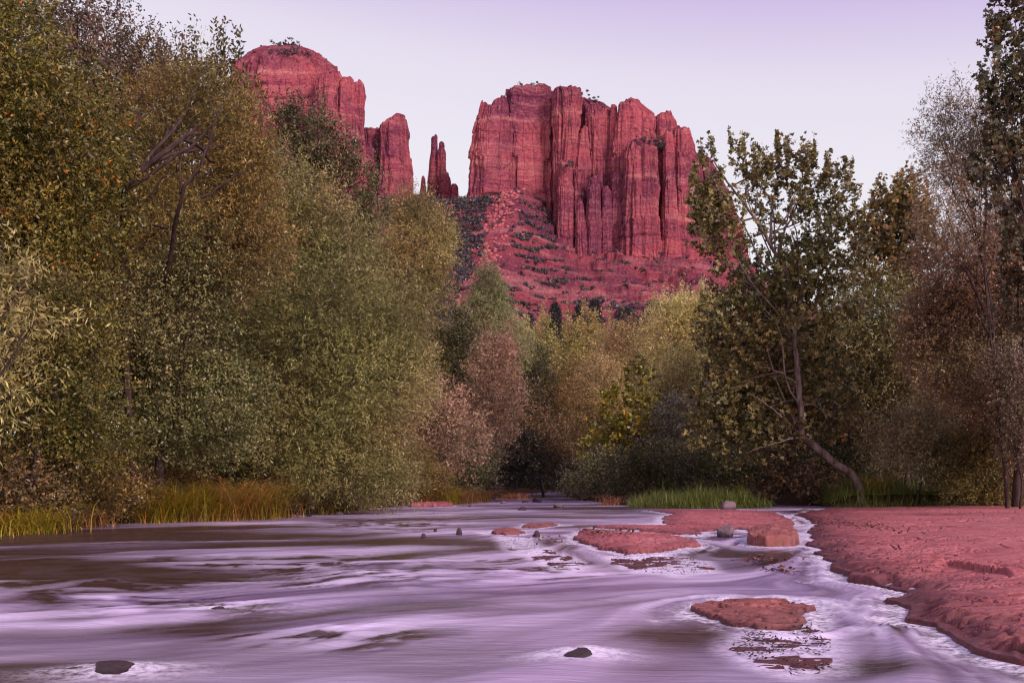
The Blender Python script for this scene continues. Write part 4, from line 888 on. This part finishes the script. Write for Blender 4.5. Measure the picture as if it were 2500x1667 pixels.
# ---- right bank
GR = 'trees along the right bank'
plant('sycamore_tree', 'tree', 'leaning sycamore with a pale twisted trunk and broad leaves beside the biggest butte', (2105, 1228), 47,
      [(1735, 429.4, 26, 46.75, 0.46), (1722, 480.4, 40, 42.5, 0.52), (1745, 520, 60, 45, 0.52), (1725, 570, 50, 45, 0.58), (1800, 398.8, 18, 34, 0.46), (1825, 419.2, 28, 46.75, 0.4), (1885, 412.4, 24, 42.5, 0.46), (1850, 466.8, 60, 38.25, 0.32), (1960, 439.6, 55, 51, 0.52), (1930, 405.6, 20, 25.5, 0.4), (2010, 453.2, 50, 46.75, 0.52), (1940, 480, 90, 70, 0.46), (2050, 500, 50, 70, 0.58), (1770, 600, 60, 45, 0.58), (2040, 590, 80, 60, 0.58), (1930, 560, 80, 40, 0.29), (1800, 560, 60, 40, 0.29), (1780, 660, 35, 30, 0.58),
       (1850, 720, 110, 70, 1.2), (1800, 800, 100, 75, 1.3), (1740, 1040, 60, 60, 1.2), (1870, 1060, 90, 60, 1.2), (1900, 980, 110, 80, 1.2), (2040, 1000, 80, 80), (1930, 800, 120, 90), (1780, 900, 85, 80), (1850, 970, 100, 75), (1745, 960, 50, 55), (1815, 1090, 60, 45, .8), (1960, 900, 100, 80), (2010, 700, 90, 80), (1950, 660, 90, 40)],
      [(0.15, 0.125, 0.045), (0.115, 0.095, 0.04), (0.2, 0.155, 0.055), (0.24, 0.15, 0.05), (0.34, 0.14, 0.04)], [4, 4, 3, 0.6, .08], 'sycamore', 1.9, 0.85, 130, bark=M_BARKP, grp=GR, trunk_r=0.16,
      limbs=[([(2105, 1228), (2090, 1165), (2044, 1135, -.3), (2003, 1102, -.6), (1958, 1065, -.8), (1955, 1007, -1), (1949, 940, -1), (1940, 840, -.8), (1932, 733, -.6), (1926, 668, -.5), (1878, 591, -.5), (1850, 542, -.5), (1796, 472, -.3), (1762, 425), (1745, 395)], 0.22, 0.03),
             ([(1878, 591, -.5), (1883, 540, -.3), (1884, 499), (1900, 440, .3), (1890, 400, .3)], 0.08, 0.025), ([(1926, 668, -.5), (1899, 618, -.4), (1912, 569, -.2), (1950, 500), (1960, 420)], 0.08, 0.025),
             ([(1926, 668), (1960, 640, .3), (2010, 618, .5), (2040, 560, .5)], 0.07, 0.02), ([(1957, 1065, -.8), (1890, 1000, -1.2), (1830, 960, -1.5)], 0.07, 0.02), ([(1949, 940, -1), (1900, 905, -1.4), (1840, 890, -1.6)], 0.05, 0.015), ([(1958, 1065, -.8), (1900, 1080, -1.6), (1830, 1100, -2)], 0.05, 0.015)], tufts=1.5)
plant('sycamore_tree', 'tree', 'upright dark-leaved tree rising between the sycamore and the thin willow', (2225, 1215), 56,
      [(2160, 505, 30, 40, .7), (2215, 490, 30, 40, .8), (2190, 520, 60, 50, .8), (2240, 530, 40, 60, .8), (2140, 560, 50, 60), (2210, 600, 70, 70, .9), (2150, 670, 90, 70), (2240, 680, 60, 80)],
      [(0.1632, 0.1153, 0.0442), (0.1248, 0.093, 0.0378), (0.2304, 0.1488, 0.0568), (0.3072, 0.1582, 0.0568)], W4, 'sycamore', 2.4, 0.95, 131, grp=GR, trunk_r=0.2, tufts=1.5)
plant('alder_tree', 'tree', 'broad shadowy green tree right behind the sycamore trunk', (2225, 1215), 53,
      [(2110, 760, 110, 110), (2190, 800, 100, 110), (2120, 900, 130, 100), (2230, 920, 100, 90), (2080, 1000, 100, 90), (2030, 860, 90, 100), (2180, 1020, 110, 90)],
      [(0.156, 0.1255, 0.0437), (0.1248, 0.1046, 0.0382), (0.1976, 0.159, 0.0546), (0.104, 0.0837, 0.0382)], W4, 'fine', 2.2, 1.25, 132, grp=GR, trunk_r=0.22)
plant('willow_tree', 'tree', 'thin sparse willow with sky showing through its lacy purple-brown top', (2460, 1240), 40,
      [(2290, 320, 45, 50, .75), (2345, 300, 50, 50, .8), (2330, 400, 65, 60, .8), (2400, 420, 60, 70), (2280, 400, 30, 50, .6), (2310, 520, 70, 80, .55), (2390, 560, 80, 70, .9), (2330, 630, 90, 60, .7), (2270, 620, 40, 60, .5), (2400, 330, 50, 50)],
      [(0.176, 0.1104, 0.0751), (0.224, 0.1399, 0.0924), (0.144, 0.0958, 0.0578), (0.192, 0.1325, 0.0578)], W4, 'willow', 2.0, 1.2, 133, grp=GR, trunk_r=0.14,
      limbs=[([(2460, 1240), (2440, 1000), (2420, 800), (2400, 640), (2370, 480), (2330, 400), (2300, 330)], 0.09, 0.015), ([(2420, 800), (2360, 660), (2300, 600), (2270, 560)], 0.07, 0.015), ([(2400, 640), (2410, 500), (2400, 380), (2380, 290)], 0.07, 0.015), ([(2440, 760), (2350, 640), (2300, 480)], 0.06, 0.012)], tufts=2.5)
plant('cottonwood_tree', 'tree', 'tall broad-leaved tree filling the top right corner', (2580, 1260), 30,
      [(2475, 25, 48, 36), (2422, 112, 44, 17), (2485, 115, 38, 45), (2448, 205, 46, 24), (2438, 262, 38, 26), (2495, 230, 40, 55), (2450, 330, 56, 38), (2505, 330, 45, 60), (2425, 405, 50, 34, .8), (2490, 430, 50, 50), (2400, 470, 40, 30, .7), (2500, 520, 60, 50), (2520, 640, 70, 70), (2500, 760, 60, 70)],
      [(0.1, 0.085, 0.042), (0.075, 0.062, 0.036), (0.13, 0.105, 0.05), (0.12, 0.075, 0.045), (0.34, 0.1, 0.05)], [4, 4, 2, 1, .1], 'sycamore', 2.0, 0.66, 134, grp=GR, trunk_r=0.12, tufts=2.5)
plant('alder_tree', 'tree', 'wide purple-brown tree against the right edge under the thin willow', (2480, 1245), 42,
      [(2400, 720, 120, 100), (2480, 640, 90, 100), (2320, 780, 100, 90), (2460, 850, 110, 110), (2300, 880, 90, 80), (2400, 950, 110, 90), (2500, 980, 90, 100), (2330, 700, 70, 70), (2260, 800, 70, 90), (2410, 620, 80, 80, .8), (2490, 540, 60, 80, .8)],
      [(0.2392, 0.1488, 0.0874), (0.1872, 0.119, 0.0739), (0.2912, 0.186, 0.0925), (0.1664, 0.1116, 0.0571), (0.3536, 0.2232, 0.0672)], [3, 3, 2, 2, 1], 'alder', 2.6, 1.05, 135, grp=GR, trunk_r=0.2)
for i, (lab, bx_, Y_, lb, pl, lf, cv, sz) in enumerate((
    ('light tan bush glowing between the sycamore foot and the dark right bush', 2230, 46.5, [(2190, 1060, 70, 50), (2270, 1030, 70, 70), (2170, 1110, 50, 40), (2260, 1110, 90, 60), (2310, 980, 50, 50)], [(0.30, 0.225, 0.115), (0.24, 0.185, 0.095), (0.35, 0.27, 0.15), (0.17, 0.125, 0.065)], 'willow', 2.2, 1.7),
    ('dark round bush with a shadowed hollow beneath it at the right', 2400, 45.5, [(2400, 1060, 110, 80), (2340, 1120, 80, 60), (2470, 1110, 80, 70), (2320, 1180, 40, 40), (2480, 1180, 60, 40), (2400, 1185, 100, 45), (2490, 1210, 80, 30)], OLIVE[:4], 'alder', 2.1, 1.1),
    ('leafy brown bush against the right edge beneath the thin willow', 2500, 39, [(2490, 960, 70, 90), (2520, 1080, 80, 80), (2450, 900, 60, 60)], [(0.15, 0.11, 0.07), (0.12, 0.09, 0.055), (0.19, 0.135, 0.085), (0.09, 0.07, 0.045)], 'alder', 2.0, 1.0),
    ('yellow-tinged bush under the sycamore over dark water', 1880, 50, [(1880, 1170, 60, 40), (1850, 1200, 50, 25), (1930, 1150, 60, 40), (2000, 1190, 80, 40)], RUST, 'sycamore', 1.4, .8),
    ('low dark bush in the gap behind the tan bush', 2200, 56, [(2160, 1160, 90, 60), (2250, 1170, 90, 50)], DARK, 'alder', 2.2, 1.3),
    ('low dark bush behind the bare grey sticks', 2440, 54, [(2380, 1170, 90, 50), (2480, 1160, 100, 60), (2560, 1160, 80, 70)], DARK, 'alder', 2.2, 1.3),
    ('low dark bush filling the shade behind the yellow-tinged one', 1930, 60, [(1870, 1130, 90, 70), (1960, 1120, 100, 80), (2040, 1150, 80, 60)], DARK, 'alder', 2.2, 1.3),
    ('dark bush at the foot of the leaning sycamore trunk', 2040, 54, [(2040, 1110, 80, 70), (2100, 1160, 70, 50), (1980, 1150, 70, 60)], DARK, 'alder', 2.0, 1.2),
    )):
    plant('shrub', 'shrub', lab, bx_, Y_, lb, pl, W4, lf, cv, sz, 150+i, grp='bushes on the right bank', trunk_r=0.06)
for i, (bx_, Y_) in enumerate(((1880, 72), (2040, 74), (2200, 70), (2360, 62), (2500, 60))):
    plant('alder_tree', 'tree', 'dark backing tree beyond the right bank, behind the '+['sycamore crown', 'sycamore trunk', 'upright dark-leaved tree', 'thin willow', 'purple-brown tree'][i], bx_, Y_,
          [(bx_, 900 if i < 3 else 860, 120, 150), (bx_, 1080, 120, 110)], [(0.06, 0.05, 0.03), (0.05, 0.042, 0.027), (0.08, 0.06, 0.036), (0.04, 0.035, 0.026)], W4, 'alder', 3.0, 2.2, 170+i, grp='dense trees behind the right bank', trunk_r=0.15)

# ---- conifers at the foot of the slope
for i, (px, py, hp, Yc, lab) in enumerate(((1355, 745, 70, 330, 'dark narrow conifer above the spiky poplar row'), (1452, 735, 75, 320, 'dark conifer pair-mate next to the gold poplar'), (1415, 750, 60, 335, 'small dark conifer between two taller ones'), (1290, 770, 55, 330, 'dark conifer stub near the cream-coloured tree'), (1600, 740, 60, 330, 'dark round juniper beside the big pale willow'), (1530, 755, 60, 325, 'dark juniper above the soft tan tree'))):
    r = np.random.default_rng(300+i)
    Hm = hp*1.6/F*Yc; b0 = PX(px, py+hp*1.6, Yc)
    n = 900; s_ = r.random(n); rad = (1-s_)**0.8*Hm*0.22*(0.5+0.5*r.random(n)); an = r.uniform(0, 2*pi, n)
    if i >= 4: rad = np.sqrt(np.maximum(0, 1-(2*s_-1)**2))*Hm*0.34*r.random(n)**.4
    c_ = np.stack([rad*np.cos(an), rad*np.sin(an), 0.6+s_*Hm], -1)
    Tt = np.stack([np.cos(an), np.sin(an), -0.2+0*an], -1)
    V, col = leaves(c_, Tt, 5, 1.0, 0.9, 0.35, [(0.045, 0.04, 0.045), (0.06, 0.052, 0.052)], [1, 1], r, 0.0)
    ro = root('conifer_tree', b0); tag(ro, lab, 'tree', 'dark conifers at the foot of the slope')
    mk('crown', V, np.arange(len(V)).reshape(-1, 4), M_LEAF, ro, col=col)
    V, Q = tubes([(np.array([(0, 0, -3.), (0, 0, Hm*0.5), (0, 0, Hm*0.97)]), np.array([0.35, 0.2, 0.03]))])
    mk('trunk', V, Q, M_BARK, ro)

# ================================================================ grass
def blades(C0, n, hgt, lean, wid, pal, wts, r, spread=0.25, seg=4):
    m = len(C0)
    B = C0[:, None]+np.concatenate([r.normal(0, spread, (m, n, 2)), np.zeros((m, n, 1))], -1)
    B = B.reshape(-1, 3); k = len(B)
    h = hgt*(0.35+1.0*r.random(k)); an = r.uniform(0, 2*pi, k); ln = lean*(0.3+r.random(k))*h
    dx, dy = np.cos(an), np.sin(an)
    t = np.linspace(0, 1, seg+1)
    cen = np.stack([B[:, 0, None]+dx[:, None]*ln[:, None]*t**2, B[:, 1, None]+dy[:, None]*ln[:, None]*t**2, B[:, 2, None]+h[:, None]*(t-0.35*lean*t**2.5)], -1)
    wv = np.stack([-dy, dx, 0*dx], -1)[:, None]*(wid*(1-t*0.9))[None, :, None]
    V = np.stack([cen-wv, cen+wv], 2).reshape(k, -1, 3)
    q = np.array([(2*i, 2*i+1, 2*i+3, 2*i+2) for i in range(seg)])
    Q = (q[None]+(np.arange(k)*2*(seg+1))[:, None, None]).reshape(-1, 4)
    pal = np.asarray(pal); c = pal[r.choice(len(pal), k, p=np.asarray(wts)/np.sum(wts))]*(0.7+0.6*r.random((k, 1)))
    return V.reshape(-1, 3), Q, np.repeat(c, 2*(seg+1), 0)
GRN = [(0.3563, 0.2848, 0.0297), (0.2466, 0.2165, 0.0277), (0.4933, 0.3417, 0.0396), (0.6851, 0.2962, 0.0594)]
STRAW = [(0.65, 0.276, 0.11), (0.4875, 0.1794, 0.077), (0.3575, 0.2208, 0.066), (0.5687, 0.3036, 0.132)]
RUSTG = [(0.3718, 0.156, 0.06), (0.2704, 0.1248, 0.05), (0.2704, 0.1872, 0.05), (0.2028, 0.1404, 0.04)]
def clump(px, py, Y, hgt, n, pal, wts, label, seed, lean=1.7, spread=0.3, wid=0.010, name='grass_clump', cat='grass clump'):
    r = np.random.default_rng(seed); b0 = PX(px, py, Y); b0[2] = max(float(ground_z(np.array([b0[0]]), np.array([b0[1]]))[0]), -0.05)-0.03
    V, Q, c = blades(np.zeros((1, 3)), n, hgt, lean, wid, pal, wts, r, spread)
    o = mk(name, V, Q, M_GRASS, col=c); o.location = b0
    return tag(o, label, cat, 'grass clumps along the banks')
for i, (px, Y, hgt, n, pal, lab) in enumerate((
    (20, 25.0, 1.1, 420, GRN, 'long drooping grass at the extreme left corner of the bank'), (95, 26.0, 0.8, 420, GRN, 'low green grass tuft beside the left-corner brown bush'), (200, 28.2, 0.8, 300, RUSTG, 'brown grass tuft beneath the dark bush near the corner'),
    (385, 31.0, 1.0, 500, GRN, 'first green clump of the tall bank grass'), (430, 31.4, 1.3, 600, GRN, 'bright yellow-green clump of the tall bank grass'), (480, 32.0, 1.4, 600, GRN, 'arching green clump of the tall bank grass'),
    (535, 32.6, 1.3, 500, GRN, 'green clump just before the orange reeds'), (582, 33.0, 1.5, 240, STRAW, 'glowing orange dry reeds in the tall bank grass'), (625, 33.6, 1.4, 650, GRN, 'tall dark green clump after the orange reeds'), (660, 34.4, 1.2, 400, RUSTG, 'pale drooping last clump of the tall bank grass'),
    (550, 32.4, 0.6, 300, STRAW, 'short dry orange stubble at the waterline'), (470, 31.6, 0.5, 260, RUSTG, 'short brown stubble under the arching green clump'), (420, 31.0, 0.5, 220, STRAW, 'short tan stubble under the bright clump'),
    (760, 37.8, 0.9, 300, GRN, 'grass tuft beside the dark notch'), (1075, 52.0, 1.7, 700, GRN, 'tall yellowing reeds behind the low red ledge'), (1025, 50.0, 1.0, 400, RUSTG, 'rounded olive tuft behind the low red ledge'),
    (1115, 55.0, 1.2, 500, RUSTG, 'rusty skirted reed clump at the end of the low red ledge'), (1160, 58.0, 1.2, 500, RUSTG, 'rusty reed clump beside the shaded creek'), (1254, 66.0, 0.8, 400, STRAW, 'small rusty grass tuft in the shaded rapids'),
    (1495, 52.0, 0.9, 160, STRAW, 'dry reddish stalks at the left end of the green grass patch'), (2130, 48.0, 1.6, 260, GRN, 'tall green reeds by the sycamore foot'), (2330, 45.5, 0.8, 260, BLUE, 'grey spiky tuft at the base of the dark round bush'))):
    clump(px, 1240, Y-(0.9 if px < 700 else 0.3), hgt*((0.9+1.1*((i*37) % 10)/10) if px < 700 else 1.1), int(n*0.85), pal, [4, 3, 2, 1.2], lab, 400+i, spread=0.42 if px < 700 else 0.5, wid=0.014 if Y < 45 else 0.018)
def meadow(name, poly, n, hgt, pal, label, seed, hump=0.2):
    r = np.random.default_rng(seed); P = np.array(poly); lo, hi = P.min(0), P.max(0)
    p = lo+(hi-lo)*r.random((n*2, 2)); d = sdf(p[:, 0], p[:, 1], P); k = d > 0; p, d = p[k][:n], d[k][:n]
    z = np.maximum(ground_z(p[:, 0], p[:, 1]), 0.0)-0.02
    hh = hgt*(0.25+1.5*fbm(p[:, 0]*1.1, p[:, 1]*1.1, o=3, s=seed)**1.5)*(0.5+0.9*r.random(len(p))**2)*(0.55+0.45*sst(0, 0.8, d))
    V, Q, c = blades(np.concatenate([p, z[:, None]], 1), 1, 1.0, 0.5, 0.014, pal, [1, 4, 3, 2, 1], r, 0.02, 3)
    kk = 8; zz = np.repeat(z, kk); V[:, 2] = zz+(V[:, 2]-zz)*np.repeat(hh, kk)
    return tag(mk(name, V, Q, M_GRASS, col=c), label, 'grass', kind='stuff')
MEAD = [(0.20, 0.15, 0.06), (0.156, 0.1872, 0.035), (0.12, 0.1463, 0.03), (0.204, 0.2223, 0.05), (0.096, 0.0994, 0.03)]
meadow('grass', [(5.6, 46.9), (8.0, 46.1), (10.6, 46.0), (12.2, 46.4), (11.9, 50.5), (8.5, 52.5), (5.9, 51)], 11000, 0.75, MEAD, 'bright green grass patch behind the wide flat slab', 501)
meadow('grass', [(15.0, 46.0), (18, 46.0), (20.9, 45.9), (21.2, 50), (17.5, 52), (15.0, 50)], 9000, 0.75, MEAD, 'green grass between the sycamore foot and the dark round bush', 502)
meadow('grass', [(21.0, 46.0), (29, 46.0), (29, 50), (21, 50)], 7000, 0.6, MEAD, 'green grass in the shade at the right edge of the shelf', 503)

# ================================================================ fallen leaves and sticks
def pile(px, py, wpx, n, label, seed, z=0.0, hpx=8, name='leaf_litter', cols=None):
    r = np.random.default_rng(seed); x, Y = WP(px, py)
    if z: Y = (CAMH-z)*F/(py-HOR); x = (px-CX)/F*Y
    w = wpx/F*Y; dy = CAMH*F*hpx/(py-HOR)**2
    p = np.stack([r.normal(0, w*0.33, n), r.normal(0, dy*0.5, n), np.abs(r.normal(0, 0.035, n))+0.015], -1)
    d = r.normal(0, 1, (n, 3)); d[:, 2] *= 0.5
    V, col = leaves(p, d/np.linalg.norm(d, axis=1, keepdims=True), 1, 0.02, 0.085, 0.045, cols or [(0.20, 0.06, 0.02), (0.10, 0.03, 0.02), (0.06, 0.025, 0.02), (0.28, 0.10, 0.02)], [2, 3, 3, 1], r, flat=2.2)
    o = mk(name, V, np.arange(len(V)).reshape(-1, 4), M_LEAF, col=col); o.location = (x, Y, z)
    return tag(o, label, 'leaf pile', kind='stuff')
pile(1460, 1303, 80, 160, 'orange-brown leaves caught on the tip of the long red slab', 601, 0.12)
pile(1530, 1297, 40, 60, 'dark leaves at the back edge of the long red slab', 602, 0.10)
pile(1878, 1372, 80, 130, 'rusty leaf raft floating behind the brown pitted slab', 603, 0.0, 6)
pile(1905, 1397, 50, 70, 'small dark red leaf raft below the rusty one', 604, 0.0, 6)
pile(2085, 1284, 110, 260, 'brown leaf drift lying on the red slickrock shelf', 605, 0.30, 14)
pile(1330, 1318, 70, 60, 'loose leaves on the ripple shoal in midstream', 606, 0.0, 12)
def litter(poly, n, label, seed):
    r = np.random.default_rng(seed); P = np.array(poly); lo, hi = P.min(0), P.max(0)
    p = lo+(hi-lo)*r.random((n*3, 2)); p = p[sdf(p[:, 0], p[:, 1], P) > 0.02]
    p = p[fbm(p[:, 0]*4, p[:, 1]*5, o=3, s=seed) > 0.47][:n]; m = len(p)
    P3 = np.concatenate([p, 0.012+0.02*r.random((m, 1))], 1); d = r.normal(0, 1, (m, 3)); d[:, 2] *= 0.22; d[:, 0] *= 1.6
    V, col = leaves(P3, d/np.linalg.norm(d, axis=1, keepdims=True), 1, 0.02, 0.034, 0.016, [(0.03, 0.012, 0.012), (0.05, 0.018, 0.015), (0.08, 0.02, 0.015)], [4, 3, 1], r, flat=3.0)
    return tag(mk('leaf_litter', V, np.arange(len(V)).reshape(-1, 4), M_LEAF, col=col), label, 'leaf litter', kind='stuff')
litter(S4b, 900, 'dark soaked leaves on the submerged ledge below the brown pitted slab', 611)
litter(SH1, 700, 'dark soaked leaves on the stony shoal below the long red slab', 612)
litter(SH2, 700, 'dark soaked leaves on the ripple shoal in midstream', 613)
for i, (pts, Yb, rr, lab) in enumerate((
    ([(2500, 1110), (2470, 1150), (2440, 1190), (2428, 1215)], 44, 0.03, 'upper bare grey stick leaning at the right edge'), ([(2500, 1135), (2475, 1165), (2450, 1205)], 44.5, 0.025, 'lower bare grey stick leaning at the right edge'),
    ([(2095, 1218), (2110, 1230), (2125, 1240)], 46.2, 0.03, 'tan broken stick in the grass by the sycamore foot'), ([(2210, 1205), (2200, 1225), (2190, 1240)], 46.2, 0.02, 'dark forked stick at the edge of the shelf'),
    ([(1395, 1190), (1392, 1215), (1388, 1235)], 60, 0.04, 'pale dead stalk standing at the creek mouth'))):
    P = np.array([PX(a, b, Yb) for a, b in pts]); P[-1, 2] = min(P[-1, 2], 0.25)
    c0 = P[-1].copy(); V, Q = tubes([(P-c0, np.linspace(rr*0.5, rr, len(P)))])
    o = mk('branch', V, Q, M_BARKP, smooth=True); o.location = c0; tag(o, lab, 'branch', 'bare sticks on the banks')
